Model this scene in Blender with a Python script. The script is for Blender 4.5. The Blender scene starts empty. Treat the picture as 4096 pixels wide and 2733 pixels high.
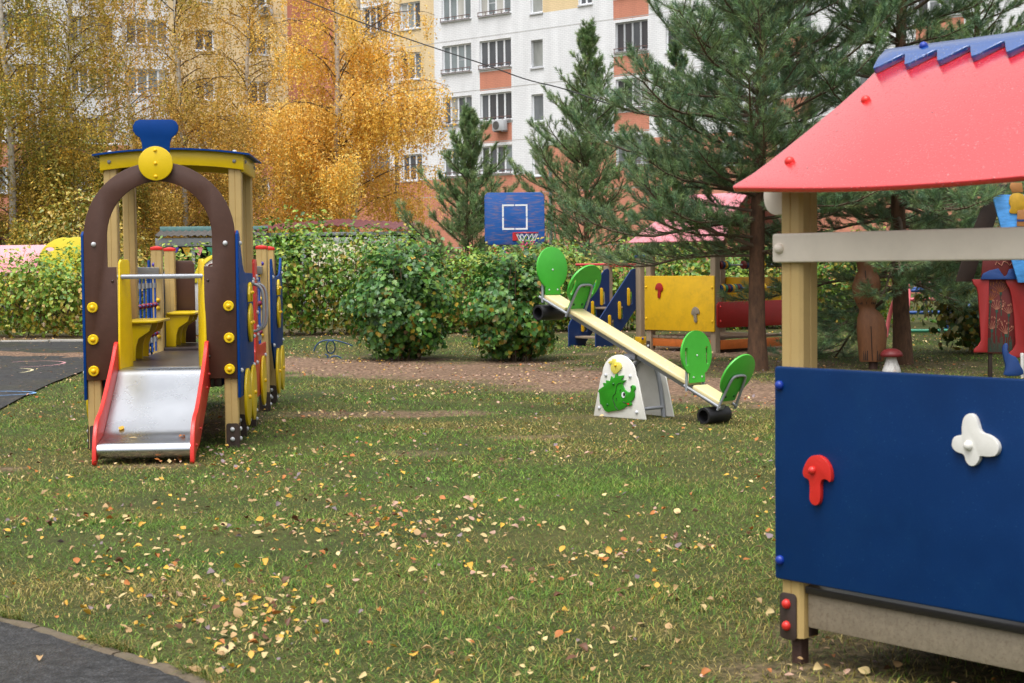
import bpy, bmesh, math, random
import numpy as np
from mathutils import Vector, Matrix
from mathutils.geometry import tessellate_polygon

R = math.radians
scn = bpy.context.scene
COL = scn.collection

# ------------------------------------------------------------------ camera
FPX, PW, PH = 6500.0, 4096.0, 2733.0          # focal length and size of the photograph in its own pixels
EYE = Vector((0, 0, 1.45))
PITCH, ROLL = R(2.66), R(0.6)
_F = Vector((0, math.cos(PITCH), -math.sin(PITCH)))
_U0 = Vector((0, math.sin(PITCH), math.cos(PITCH)))
_R0 = Vector((1, 0, 0))
_R = _R0 * math.cos(ROLL) - _U0 * math.sin(ROLL)
_U = _U0 * math.cos(ROLL) + _R0 * math.sin(ROLL)
cd = bpy.data.cameras.new('camera')
cam = bpy.data.objects.new('camera', cd)
COL.objects.link(cam)
cam.matrix_world = Matrix(((_R.x, _U.x, -_F.x, EYE.x), (_R.y, _U.y, -_F.y, EYE.y), (_R.z, _U.z, -_F.z, EYE.z), (0, 0, 0, 1)))
cd.sensor_width = 23.5
cd.lens = 23.5 * FPX / PW
cd.clip_start, cd.clip_end = 0.1, 2000
cd.dof.use_dof = True
cd.dof.focus_distance = 15.3
cd.dof.aperture_fstop = 5.6
scn.camera = cam

# ------------------------------------------------------------------ sky, sun, exposure
SUN_EL, SUN_AZ = 69, 205                      # overcast: a wide soft sun high behind the photographer
w = bpy.data.worlds.new('World')
scn.world = w
w.use_nodes = True
nt = w.node_tree
nt.nodes.clear()
sky = nt.nodes.new('ShaderNodeTexSky')
sky.sky_type = 'NISHITA'
sky.sun_disc = False
sky.sun_elevation = R(SUN_EL)
sky.sun_rotation = R(SUN_AZ)
sky.dust_density = 8.0
sky.ozone_density = 1.0
hs = nt.nodes.new('ShaderNodeHueSaturation')  # a cloud layer takes most of the blue out
hs.inputs['Saturation'].default_value = 0.10
hs.inputs['Value'].default_value = 1.4
bg = nt.nodes.new('ShaderNodeBackground')
bg.inputs['Strength'].default_value = 0.15
wo = nt.nodes.new('ShaderNodeOutputWorld')
nt.links.new(sky.outputs[0], hs.inputs['Color'])
nt.links.new(hs.outputs[0], bg.inputs['Color'])
nt.links.new(bg.outputs[0], wo.inputs['Surface'])
sl = bpy.data.lights.new('sun', 'SUN')
sl.energy = 0.5
sl.angle = R(50)
sl.color = (1.0, 0.97, 0.93)
so = bpy.data.objects.new('sun', sl)
COL.objects.link(so)
_sd = Vector((math.sin(R(SUN_AZ)) * math.cos(R(SUN_EL)), math.cos(R(SUN_AZ)) * math.cos(R(SUN_EL)), math.sin(R(SUN_EL))))
so.rotation_euler = (-_sd).to_track_quat('-Z', 'Y').to_euler()
so.location = (-8, -10, 30)
scn.view_settings.view_transform = 'Standard'
scn.view_settings.look = 'None'
scn.view_settings.exposure = 0.28
scn.view_settings.gamma = 1.0
scn.cycles.max_bounces = 6
scn.cycles.transparent_max_bounces = 6
scn.cycles.use_denoising = True


# ------------------------------------------------------------------ helpers
def ray(x, y):
    return _F + _R * ((x - PW / 2) / FPX) - _U * ((y - PH / 2) / FPX)


def at(x, y, Y):
    d = ray(x, y)
    return EYE + d * (Y / d.y)


def sstep(a, b, x):
    t = np.clip((x - a) / (b - a), 0, 1)
    return t * t * (3 - 2 * t)


def gz(x, y):
    return float(0.10 * sstep(18.0, 27.0, y))


def gnd(x, y):
    d = ray(x, y)
    z = 0.0
    for _ in range(4):
        p = EYE + d * ((z - EYE.z) / d.z)
        z = gz(p.x, p.y)
    return p


def lin(r, g, b):
    def f(c):
        c /= 255.0
        return c / 12.92 if c <= 0.04045 else ((c + 0.055) / 1.055) ** 2.4
    return (f(r), f(g), f(b))


MATS = {}


def mat(name, col, rough=0.5, var=0.12, scale=6.0, bump=0.0, bscale=60.0, metal=0.0, spec=0.5, dirt=None, dirt_amt=0.35, dirt_scale=3.0, coat=0.0, drops=0.0, stretch=(1, 1, 1), speck=None):
    m = bpy.data.materials.new(name)
    m.use_nodes = True
    t = m.node_tree
    N, L = t.nodes, t.links
    b = N['Principled BSDF']
    b.inputs['Roughness'].default_value = rough
    b.inputs['Metallic'].default_value = metal
    b.inputs['Specular IOR Level'].default_value = spec
    b.inputs['Coat Weight'].default_value = coat
    b.inputs['Coat Roughness'].default_value = 0.15
    if coat > 0:
        b.inputs['Coat IOR'].default_value = 1.75
        b.inputs['IOR'].default_value = 1.65
    tc = N.new('ShaderNodeTexCoord')
    mp = N.new('ShaderNodeMapping')
    mp.inputs['Scale'].default_value = stretch
    L.new(tc.outputs['Object'], mp.inputs['Vector'])
    nz = N.new('ShaderNodeTexNoise')
    nz.inputs['Scale'].default_value = scale
    nz.inputs['Detail'].default_value = 6
    nz.inputs['Roughness'].default_value = 0.65
    L.new(mp.outputs[0], nz.inputs['Vector'])
    mr = N.new('ShaderNodeMapRange')
    mr.inputs['From Min'].default_value = 0.3
    mr.inputs['From Max'].default_value = 0.7
    mr.inputs['To Min'].default_value = 1 - var
    mr.inputs['To Max'].default_value = 1 + var
    L.new(nz.outputs['Fac'], mr.inputs['Value'])
    mx = N.new('ShaderNodeMix')
    mx.data_type = 'RGBA'
    mx.blend_type = 'MULTIPLY'
    mx.inputs['Factor'].default_value = 1
    mx.inputs['A'].default_value = (*col, 1)
    L.new(mr.outputs[0], mx.inputs['B'])
    out = mx.outputs['Result']
    if dirt:
        dz = N.new('ShaderNodeTexNoise')
        dz.inputs['Scale'].default_value = dirt_scale
        dz.inputs['Detail'].default_value = 8
        dz.inputs['Roughness'].default_value = 0.75
        L.new(mp.outputs[0], dz.inputs['Vector'])
        dr = N.new('ShaderNodeMapRange')
        dr.inputs['From Min'].default_value = 0.5
        dr.inputs['From Max'].default_value = 0.75
        dr.inputs['To Max'].default_value = dirt_amt
        L.new(dz.outputs['Fac'], dr.inputs['Value'])
        m2 = N.new('ShaderNodeMix')
        m2.data_type = 'RGBA'
        L.new(dr.outputs[0], m2.inputs['Factor'])
        L.new(out, m2.inputs['A'])
        m2.inputs['B'].default_value = (*dirt, 1)
        out = m2.outputs['Result']
    if speck:                                  # dust specks, splashes and rubbed spots
        for sc_, th, amt in ((38, .09, .35), (11, .03, .4), (140, .15, .3)):
            vo = N.new('ShaderNodeTexVoronoi')
            vo.inputs['Scale'].default_value = sc_
            L.new(tc.outputs['Object'], vo.inputs['Vector'])
            lt = N.new('ShaderNodeMath')
            lt.operation = 'MULTIPLY'
            L.new(nz.outputs['Fac'], lt.inputs[0])
            lt.inputs[1].default_value = th * 2
            l2 = N.new('ShaderNodeMath')
            l2.operation = 'LESS_THAN'
            L.new(vo.outputs['Distance'], l2.inputs[0])
            L.new(lt.outputs[0], l2.inputs[1])
            l3 = N.new('ShaderNodeMath')
            l3.operation = 'MULTIPLY'
            L.new(l2.outputs[0], l3.inputs[0])
            l3.inputs[1].default_value = amt
            m4 = N.new('ShaderNodeMix')
            m4.data_type = 'RGBA'
            L.new(l3.outputs[0], m4.inputs['Factor'])
            L.new(out, m4.inputs['A'])
            m4.inputs['B'].default_value = (*speck, 1)
            out = m4.outputs['Result']
    L.new(out, b.inputs['Base Color'])
    # roughness wander
    rr = N.new('ShaderNodeMapRange')
    rr.inputs['To Min'].default_value = max(0.03, rough - 0.08)
    rr.inputs['To Max'].default_value = min(1, rough + 0.1)
    L.new(nz.outputs['Fac'], rr.inputs['Value'])
    L.new(rr.outputs[0], b.inputs['Roughness'])
    hsock = None
    if bump > 0:
        bz = N.new('ShaderNodeTexNoise')
        bz.inputs['Scale'].default_value = bscale
        bz.inputs['Detail'].default_value = 4
        L.new(mp.outputs[0], bz.inputs['Vector'])
        bp = N.new('ShaderNodeBump')
        bp.inputs['Strength'].default_value = bump
        bp.inputs['Distance'].default_value = 0.01
        L.new(bz.outputs['Fac'], bp.inputs['Height'])
        hsock = bp.outputs[0]
    if drops > 0:                              # rain beads: small raised dots of uneven size
        nzd = N.new('ShaderNodeTexNoise')
        nzd.inputs['Scale'].default_value = 5
        L.new(tc.outputs['Object'], nzd.inputs['Vector'])
        last = hsock
        for sc_, th in ((70, 0.30), (28, 0.20)):
            vo = N.new('ShaderNodeTexVoronoi')
            vo.inputs['Scale'].default_value = sc_
            L.new(tc.outputs['Object'], vo.inputs['Vector'])
            ad = N.new('ShaderNodeMath')
            ad.operation = 'MULTIPLY'
            L.new(nzd.outputs['Fac'], ad.inputs[0])
            ad.inputs[1].default_value = th * 1.9
            sb = N.new('ShaderNodeMath')
            sb.operation = 'SUBTRACT'
            L.new(ad.outputs[0], sb.inputs[0])
            L.new(vo.outputs['Distance'], sb.inputs[1])
            mxn = N.new('ShaderNodeMath')
            mxn.operation = 'MAXIMUM'
            mxn.inputs[1].default_value = 0
            L.new(sb.outputs[0], mxn.inputs[0])
            bp2 = N.new('ShaderNodeBump')
            bp2.inputs['Strength'].default_value = drops
            bp2.inputs['Distance'].default_value = 0.05
            L.new(mxn.outputs[0], bp2.inputs['Height'])
            if last:
                L.new(last, bp2.inputs['Normal'])
            last = bp2.outputs[0]
        hsock = last
    if hsock:
        L.new(hsock, b.inputs['Normal'])
    MATS[name] = m
    return m


def leafmat(name, rough=0.5, trans=0.3, spec=0.4, attr='Col'):
    m = bpy.data.materials.new(name)
    m.use_nodes = True
    t = m.node_tree
    N, L = t.nodes, t.links
    b = N['Principled BSDF']
    b.inputs['Roughness'].default_value = rough
    b.inputs['Specular IOR Level'].default_value = spec
    a = N.new('ShaderNodeAttribute')
    a.attribute_name = attr
    tc = N.new('ShaderNodeTexCoord')
    nz = N.new('ShaderNodeTexNoise')
    nz.inputs['Scale'].default_value = 30
    L.new(tc.outputs['Object'], nz.inputs['Vector'])
    mr = N.new('ShaderNodeMapRange')
    mr.inputs['To Min'].default_value = 0.75
    mr.inputs['To Max'].default_value = 1.25
    L.new(nz.outputs['Fac'], mr.inputs['Value'])
    mx = N.new('ShaderNodeMix')
    mx.data_type = 'RGBA'
    mx.blend_type = 'MULTIPLY'
    mx.inputs['Factor'].default_value = 1
    L.new(a.outputs['Color'], mx.inputs['A'])
    L.new(mr.outputs[0], mx.inputs['B'])
    L.new(mx.outputs['Result'], b.inputs['Base Color'])
    if trans > 0:
        tr = N.new('ShaderNodeBsdfTranslucent')
        L.new(mx.outputs['Result'], tr.inputs['Color'])
        ms = N.new('ShaderNodeMixShader')
        ms.inputs[0].default_value = trans
        L.new(b.outputs[0], ms.inputs[1])
        L.new(tr.outputs[0], ms.inputs[2])
        L.new(ms.outputs[0], N['Material Output'].inputs['Surface'])
    MATS[name] = m
    return m


def tag(o, label=None, cat=None, group=None, kind=None):
    if label: o['label'] = label
    if cat: o['category'] = cat
    if group: o['group'] = group
    if kind: o['kind'] = kind
    return o


def thing(name, label, cat, loc=(0, 0, 0), rz=0.0, group=None):
    o = bpy.data.objects.new(name, None)
    COL.objects.link(o)
    o.location = loc
    o.rotation_euler = (0, 0, rz)
    o.empty_display_size = 0.2
    return tag(o, label, cat, group)


class MB:
    """collects verts and faces of one mesh"""

    def __init__(s):
        s.v, s.f, s.m = [], [], []

    def add(s, v, f, m=0):
        k = len(s.v)
        s.v += [tuple(p) for p in v]
        s.f += [tuple(i + k for i in q) for q in f]
        s.m += [m] * len(f)
        return s

    def box(s, x0, x1, y0, y1, z0, z1, m=0):
        return s.add([(x0, y0, z0), (x1, y0, z0), (x1, y1, z0), (x0, y1, z0), (x0, y0, z1), (x1, y0, z1), (x1, y1, z1), (x0, y1, z1)],
                     [(0, 3, 2, 1), (4, 5, 6, 7), (0, 1, 5, 4), (1, 2, 6, 5), (2, 3, 7, 6), (3, 0, 4, 7)], m)

    def bar(s, p, q, wd, th, up=(0, 0, 1), m=0):
        p, q = Vector(p), Vector(q)
        d = (q - p).normalized()
        u = Vector(up)
        a = d.cross(u)
        if a.length < 1e-4:
            a = d.cross(Vector((1, 0, 0)))
        a.normalize()
        u = a.cross(d).normalized()
        a, u = a * wd / 2, u * th / 2
        vs = [p - a - u, p + a - u, p + a + u, p - a + u, q - a - u, q + a - u, q + a + u, q - a + u]
        return s.add(vs, [(0, 1, 2, 3), (7, 6, 5, 4), (0, 4, 5, 1), (1, 5, 6, 2), (2, 6, 7, 3), (3, 7, 4, 0)], m)

    def prism(s, pts, o, ua, ub, th, holes=(), m=0):
        """outline in (a,b) about o, extruded th along ua x ub"""
        o, ua, ub = Vector(o), Vector(ua), Vector(ub)
        n = ua.cross(ub).normalized() * th
        loops = [list(pts)] + [list(h) for h in holes]
        # outer counter-clockwise, holes clockwise
        for i, lp in enumerate(loops):
            ar = sum(lp[k][0] * lp[(k + 1) % len(lp)][1] - lp[(k + 1) % len(lp)][0] * lp[k][1] for k in range(len(lp)))
            if (ar < 0) == (i == 0):
                lp.reverse()
        flat = [p for lp in loops for p in lp]
        n0 = len(flat)
        P = [o + ua * a + ub * b for a, b in flat]
        vs = P + [q + n for q in P]
        fs = []
        if len(loops) == 1:
            fs.append(tuple(range(n0, 2 * n0)))
            fs.append(tuple(reversed(range(n0))))
        else:
            tris = tessellate_polygon([[Vector((a, b, 0)) for a, b in lp] for lp in loops])
            for t in tris:
                a, b, c = (Vector((*flat[i], 0)) for i in t)
                if (b - a).cross(c - a).z < 0:
                    t = (t[0], t[2], t[1])
                fs.append(tuple(i + n0 for i in t))
                fs.append((t[0], t[2], t[1]))
        k = 0
        for lp in loops:
            c = len(lp)
            for i in range(c):
                j = (i + 1) % c
                fs.append((k + i, k + j, n0 + k + j, n0 + k + i))
            k += c
        return s.add(vs, fs, m)

    def tube(s, pts, r, n=8, caps=True, m=0):
        pts = [Vector(p) for p in pts]
        rs = r if isinstance(r, (list, tuple)) else [r] * len(pts)
        k0 = len(s.v)
        prev = None
        rings = []
        for i, p in enumerate(pts):
            d = (pts[min(i + 1, len(pts) - 1)] - pts[max(i - 1, 0)])
            if d.length < 1e-9:
                d = Vector((0, 0, 1))
            d.normalize()
            if prev is None:
                a = d.cross(Vector((0, 0, 1)))
                if a.length < 0.05:
                    a = d.cross(Vector((0, 1, 0)))
            else:
                a = prev - d * prev.dot(d)
            a.normalize()
            prev = a
            b = d.cross(a)
            rings.append([p + (a * math.cos(2 * math.pi * k / n) + b * math.sin(2 * math.pi * k / n)) * rs[i] for k in range(n)])
        vs = [q for rg in rings for q in rg]
        fs = []
        for i in range(len(pts) - 1):
            for k in range(n):
                j = (k + 1) % n
                fs.append((i * n + k, i * n + j, (i + 1) * n + j, (i + 1) * n + k))
        if caps:
            fs.append(tuple(reversed(range(n))))
            fs.append(tuple(range((len(pts) - 1) * n, len(pts) * n)))
        return s.add(vs, fs, m)

    def lathe(s, prof, o=(0, 0, 0), axis=(0, 0, 1), n=16, m=0):
        """prof: (radius, height) pairs along axis"""
        o, ax = Vector(o), Vector(axis).normalized()
        a = ax.cross(Vector((0, 0, 1)))
        if a.length < 0.05:
            a = Vector((1, 0, 0))
        a.normalize()
        b = ax.cross(a)
        vs = []
        for r, h in prof:
            for k in range(n):
                t = 2 * math.pi * k / n
                vs.append(o + ax * h + (a * math.cos(t) + b * math.sin(t)) * max(r, 1e-4))
        fs = []
        for i in range(len(prof) - 1):
            for k in range(n):
                j = (k + 1) % n
                fs.append((i * n + k, i * n + j, (i + 1) * n + j, (i + 1) * n + k))
        fs.append(tuple(reversed(range(n))))
        fs.append(tuple(range((len(prof) - 1) * n, len(prof) * n)))
        return s.add(vs, fs, m)

    def mesh(s, name, mats, bevel=0.0, seg=2, smooth=40):
        me = bpy.data.meshes.new(name)
        me.from_pydata(s.v, [], s.f)
        for mm in (mats if isinstance(mats, (list, tuple)) else [mats]):
            me.materials.append(mm)
        if any(s.m):
            me.polygons.foreach_set('material_index', s.m)
        bm = bmesh.new()
        bm.from_mesh(me)
        bmesh.ops.recalc_face_normals(bm, faces=bm.faces)
        if bevel > 0:
            es = [e for e in bm.edges if len(e.link_faces) == 2 and e.calc_face_angle(0) > R(32)]
            bmesh.ops.bevel(bm, geom=es, offset=bevel, segments=seg, affect='EDGES', profile=0.5, clamp_overlap=True)
        bm.to_mesh(me)
        bm.free()
        if smooth:
            me.polygons.foreach_set('use_smooth', [True] * len(me.polygons))
            me.set_sharp_from_angle(angle=R(smooth))
        me.update()
        return me

    def build(s, name, mats, parent=None, bevel=0.0, seg=2, smooth=40, world=False):
        if world and parent is not None:
            l = parent.location
            s.v = [(a - l.x, b - l.y, c - l.z) for a, b, c in s.v]
        o = bpy.data.objects.new(name, s.mesh(name, mats, bevel, seg, smooth))
        COL.objects.link(o)
        o.parent = parent
        return o


def link_mesh(name, me, parent=None, loc=(0, 0, 0), rot=None, scale=None):
    o = bpy.data.objects.new(name, me)
    COL.objects.link(o)
    o.parent = parent
    o.location = loc
    if rot is not None: o.rotation_euler = rot
    if scale is not None: o.scale = scale if isinstance(scale, (tuple, list)) else (scale,) * 3
    return o


_bolts = {}


def bolt(parent, pos, nrm, r, m, name='bolt', flat=0.75):
    key = (m.name, flat)
    if key not in _bolts:
        pr = [(1.0, -0.05), (1.0, 0.05)] + [(math.cos(t), 0.05 + flat * math.sin(t)) for t in (0.3, 0.6, 0.9, 1.2, 1.45)] + [(0.0, 0.05 + flat)]
        _bolts[key] = MB().lathe(pr, n=14).mesh('bolt', m, smooth=60)
    q = Vector(nrm).to_track_quat('Z', 'Y')
    return link_mesh(name, _bolts[key], parent, pos, q.to_euler(), r)


def disc(n, r, rx=None, c=(0, 0), a0=0.0, a1=2 * math.pi):
    rx = rx or r
    full = abs(a1 - a0 - 2 * math.pi) < 1e-6
    return [(c[0] + rx * math.cos(a0 + (a1 - a0) * k / (n if full else n - 1)), c[1] + r * math.sin(a0 + (a1 - a0) * k / (n if full else n - 1))) for k in range(n)]


def rrect(x0, x1, y0, y1, r, n=5):
    p = []
    for cx, cy, a in ((x1 - r, y1 - r, 0), (x0 + r, y1 - r, 90), (x0 + r, y0 + r, 180), (x1 - r, y0 + r, 270)):
        p += [(cx + r * math.cos(R(a + 90 * k / n)), cy + r * math.sin(R(a + 90 * k / n))) for k in range(n + 1)]
    return p


def smooth_pts(pts, it=2, closed=True):
    """Chaikin corner cutting"""
    for _ in range(it):
        q = []
        n = len(pts)
        for i in range(n if closed else n - 1):
            a, b = pts[i], pts[(i + 1) % n]
            q += [tuple(a[k] * 0.75 + b[k] * 0.25 for k in range(len(a))), tuple(a[k] * 0.25 + b[k] * 0.75 for k in range(len(a)))]
        if not closed:
            q = [pts[0]] + q + [pts[-1]]
        pts = q
    return pts


def raw_mesh(name, V, Fc, mats, cols=None, smooth=False):
    """V (n,3), Fc (k,c) numpy; cols (n,3)"""
    me = bpy.data.meshes.new(name)
    V = np.asarray(V, np.float32)
    Fc = np.asarray(Fc, np.int32)
    me.vertices.add(len(V))
    me.vertices.foreach_set('co', V.ravel())
    me.loops.add(Fc.size)
    me.loops.foreach_set('vertex_index', Fc.ravel())
    me.polygons.add(len(Fc))
    me.polygons.foreach_set('loop_start', np.arange(0, Fc.size, Fc.shape[1], dtype=np.int32))
    if smooth:
        me.polygons.foreach_set('use_smooth', np.ones(len(Fc), bool))
    me.update(calc_edges=True)
    for mm in (mats if isinstance(mats, (list, tuple)) else [mats]):
        me.materials.append(mm)
    if cols is not None:
        ca = me.color_attributes.new('Col', 'FLOAT_COLOR', 'POINT')
        rgba = np.ones((len(V), 4), np.float32)
        rgba[:, :3] = cols
        ca.data.foreach_set('color', rgba.ravel())
    return me


def frames(nrm, spin):
    """per-row rotation matrices whose 3rd column is nrm"""
    n = nrm / np.linalg.norm(nrm, axis=1, keepdims=True)
    h = np.where(np.abs(n[:, 2:3]) < 0.95, np.array([[0, 0, 1.0]]), np.array([[1.0, 0, 0]]))
    a = np.cross(h, n)
    a /= np.linalg.norm(a, axis=1, keepdims=True)
    b = np.cross(n, a)
    c, s_ = np.cos(spin)[:, None], np.sin(spin)[:, None]
    return np.stack([a * c + b * s_, b * c - a * s_, n], axis=2)


def scatter(name, tv, tf, pos, fr, scale, cols, m, parent=None, smooth=False):
    tv = np.asarray(tv, float)
    tf = np.asarray(tf, int)
    n, k = len(pos), len(tv)
    V = pos[:, None, :] + scale[:, None, None] * np.einsum('nij,mj->nmi', fr, tv)
    Fc = (np.arange(n)[:, None, None] * k + tf[None]).reshape(-1, tf.shape[1])
    me = raw_mesh(name, V.reshape(-1, 3), Fc, m, np.repeat(cols, k, axis=0), smooth)
    return tag(link_mesh(name, me, parent), kind='stuff')


def jitter(rng, base, n, amt=0.18):
    """n colours drawn round the rows of base"""
    b = np.asarray(base, float)
    c = b[rng.integers(0, len(b), n)]
    return np.clip(c * (1 + rng.normal(0, amt, (n, 1))) * (1 + rng.normal(0, amt * 0.35, (n, 3))), 0.003, 0.9)


# ------------------------------------------------------------------ materials
M = {}
M['post'] = mat('beige_post', lin(190, 162, 106), 0.42, 0.08, 12, 0.05, 90, dirt=lin(140, 114, 76), dirt_amt=0.4, drops=0.05, speck=lin(150, 124, 86))
M['yellow'] = mat('yellow_board', lin(222, 188, 8), 0.34, 0.05, 10, 0.06, 220, drops=0.12)
M['blue'] = mat('blue_board', lin(2, 58, 128), 0.5, 0.08, 10, 0.06, 220, spec=0.15, drops=0.06)
M['hut_blue'] = mat('dark_blue_board', lin(0, 44, 94), 0.45, 0.12, 3, 0.05, 300, spec=.25, dirt=lin(18, 66, 108), dirt_amt=0.3, dirt_scale=2.2, speck=lin(40, 84, 124))
M['brown'] = mat('brown_board', lin(72, 44, 33), 0.45, 0.07, 14, 0.06, 240, dirt=lin(92, 62, 48), dirt_amt=0.3, dirt_scale=30, speck=lin(112, 84, 68))
M['red'] = mat('red_board', lin(206, 44, 36), 0.34, 0.08, 10, 0.06, 220, drops=0.10)
M['green'] = mat('green_board', lin(72, 176, 58), 0.32, 0.06, 10, 0.04, 220, drops=0.12)
M['hog'] = mat('green_relief_board', lin(44, 140, 30), 0.34, 0.06, 10, 0.04, 220, drops=0.10)
M['lemon'] = mat('pale_yellow_board', lin(226, 212, 96), 0.38, 0.05, 10, 0.04, 200)
M['white'] = mat('white_board', lin(226, 224, 218), 0.40, 0.05, 8, 0.05, 220, dirt=lin(176, 170, 156), dirt_amt=0.18, drops=0.08)
M['rail'] = mat('off_white_rail', lin(224, 213, 198), 0.45, 0.05, 8, 0.08, 240, dirt=lin(170, 158, 142), dirt_amt=0.2)
M['cream'] = mat('cream_plank', lin(222, 206, 156), 0.30, 0.05, 6, 0.05, 150, drops=0.25, dirt=lin(190, 168, 118), dirt_amt=0.2)
M['roof_red'] = mat('red_roof_board', lin(206, 36, 40), 0.22, 0.05, 5, 0.06, 160, coat=1.0, drops=0.55)
M['cap_blue'] = mat('blue_ridge_board', lin(4, 70, 140), 0.22, 0.05, 5, 0.06, 160, coat=1.0, drops=0.5)
M['bolt_white'] = mat('white_bolt_cap', lin(190, 192, 196), 0.35, 0.04)
M['bolt_grey'] = mat('grey_bolt_cap', lin(140, 142, 148), 0.35, 0.04)
M['bolt_yellow'] = mat('yellow_bolt_cap', lin(232, 184, 10), 0.35, 0.04)
M['bolt_blue'] = mat('blue_bolt_cap', lin(16, 52, 150), 0.35, 0.04)
M['bolt_red'] = mat('red_bolt_cap', lin(206, 46, 40), 0.35, 0.04)
M['bolt_green'] = mat('green_bolt_cap', lin(20, 92, 30), 0.35, 0.04)
M['bolt_brown'] = mat('brown_bolt_cap', lin(52, 34, 26), 0.4, 0.04)
M['violet'] = mat('violet_bolt_cap', lin(70, 50, 150), 0.4, 0.04)
M['steel'] = mat('stainless_sheet', (0.52, 0.545, 0.59), 0.27, 0.04, 2.5, 0, 30, metal=1.0)
M['galv'] = mat('grey_painted_tube', lin(150, 153, 160), 0.42, 0.06, 12, 0.03, 80, metal=0.25, drops=0.1)
M['footplate'] = mat('dark_brown_foot_plate', lin(58, 46, 42), 0.5, 0.12, 12, 0.1, 80, dirt=lin(96, 70, 56), dirt_amt=0.3)
M['rust'] = mat('rusty_steel_stub', lin(66, 44, 36), 0.7, 0.3, 20, 0.3, 80)
M['deck'] = mat('dark_wet_plank', lin(62, 52, 50), 0.30, 0.2, 8, 0.1, 60, stretch=(1, 8, 1))
M['rope'] = mat('blue_rope', lin(14, 78, 168), 0.7, 0.15, 60, 0.3, 200)
M['bead'] = mat('maroon_bead', lin(132, 26, 60), 0.35, 0.05)
M['rubber'] = mat('black_rubber', lin(26, 26, 30), 0.45, 0.2, 20, 0.1, 60, drops=0.2)
M['black'] = mat('black_paint', lin(20, 20, 20), 0.5, 0.1)
M['ink_red'] = mat('red_paint', lin(200, 60, 30), 0.5, 0.1)
M['wood_beam'] = mat('weathered_grey_beam', lin(142, 130, 112), 0.6, 0.15, 30, 0.12, 90, dirt=lin(96, 74, 56), dirt_amt=0.8, dirt_scale=70)
M['dark_edge'] = mat('dark_floor_edge', lin(44, 40, 42), 0.3, 0.15, 10, 0.1, 50)
M['old_post'] = mat('weathered_post', lin(150, 132, 110), 0.6, 0.15, 10, 0.15, 60, stretch=(4, 4, 0.6))
M['old_plank'] = mat('weathered_plank', lin(140, 122, 104), 0.6, 0.18, 10, 0.15, 60)
M['old_yellow'] = mat('faded_yellow_board', lin(226, 178, 22), 0.45, 0.08, 6, 0.05, 100, dirt=lin(150, 112, 40), dirt_amt=0.35, dirt_scale=7)
M['old_red'] = mat('faded_red_board', lin(158, 28, 26), 0.42, 0.12, 6, 0.05, 100)
M['old_blue'] = mat('faded_blue_board', lin(12, 46, 98), 0.42, 0.1, 8, 0.06, 120, dirt=lin(70, 92, 120), dirt_amt=0.2)
M['orange_wood'] = mat('orange_stained_beam', lin(196, 104, 40), 0.5, 0.15, 8, 0.1, 60)
M['pink_roof'] = mat('faded_pink_roof', lin(220, 140, 150), 0.45, 0.1, 3, 0.05, 60, dirt=lin(170, 44, 50), dirt_amt=0.8, dirt_scale=2.2)
M['lemon2'] = mat('lemon_board', lin(226, 206, 52), 0.4, 0.06)
M['court_board'] = mat('blue_backboard_paint', lin(16, 82, 158), 0.42, 0.08, 5, 0.08, 60, dirt=lin(150, 110, 84), dirt_amt=0.95, dirt_scale=4.5, stretch=(0.8, 1, 5))
M['paint_white'] = mat('white_paint', lin(228, 230, 234), 0.5, 0.04)
M['hoop_red'] = mat('red_hoop_paint', lin(190, 40, 46), 0.4, 0.1)
M['net_white'] = mat('white_net_cord', lin(214, 214, 214), 0.7, 0.1)
M['net_pink'] = mat('pink_net_cord', lin(226, 96, 120), 0.7, 0.1)
M['hose'] = mat('blue_hose', lin(28, 66, 104), 0.4, 0.1)
M['cable'] = mat('black_cable', lin(30, 30, 32), 0.6, 0.1)
M['slate'] = mat('grey_corrugated_sheet', lin(84, 82, 80), 0.7, 0.25, 4, 0.1, 40)
M['maroon_sheet'] = mat('maroon_corrugated_sheet', lin(104, 56, 62), 0.5, 0.2, 3, 0.05, 40)
M['dgreen_trim'] = mat('green_roof_trim', lin(96, 134, 132), 0.5, 0.15)
M['galv_trim'] = mat('grey_gutter', lin(150, 154, 158), 0.4, 0.15, metal=0.3)
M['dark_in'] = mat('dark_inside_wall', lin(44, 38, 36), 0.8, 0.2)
M['cream_wall'] = mat('cream_painted_wall', lin(216, 208, 180), 0.7, 0.1, 4, 0.05, 40)
M['block_wall'] = mat('grey_block', lin(170, 170, 166), 0.8, 0.12, 6, 0.1, 40)
M['carved'] = mat('carved_brown_wood', lin(116, 74, 44), 0.6, 0.22, 5, 0.25, 40, stretch=(5, 5, 1), dirt=lin(66, 40, 24), dirt_amt=0.6, dirt_scale=6)
M['groove'] = mat('dark_carved_groove', lin(34, 22, 16), 0.7, 0.1)
M['mush_red'] = mat('dull_red_cap_paint', lin(112, 30, 32), 0.5, 0.15, 9, 0.1, 60)
M['mush_white'] = mat('flaking_white_paint', lin(206, 204, 200), 0.6, 0.08, 10, 0.2, 50, dirt=lin(96, 74, 58), dirt_amt=0.9, dirt_scale=8, stretch=(3, 3, 1))
M['tube_pink'] = mat('pink_tube_paint', lin(198, 98, 104), 0.45, 0.1)
M['tube_blue'] = mat('blue_tube_paint', lin(36, 76, 140), 0.45, 0.1)
M['tube_green'] = mat('green_tube_paint', lin(52, 132, 104), 0.45, 0.1)
M['tale_red'] = mat('fairy_red_paint', lin(140, 26, 26), 0.5, 0.12, 5, 0.08, 60)  # red deepened so the base colour carries the shade on the boards
M['tale_dark'] = mat('dark_red_panel_paint', lin(92, 20, 18), 0.55, 0.12, 5, 0.08, 60)  # dark red paint, darkened further to carry shade on the house
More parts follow.
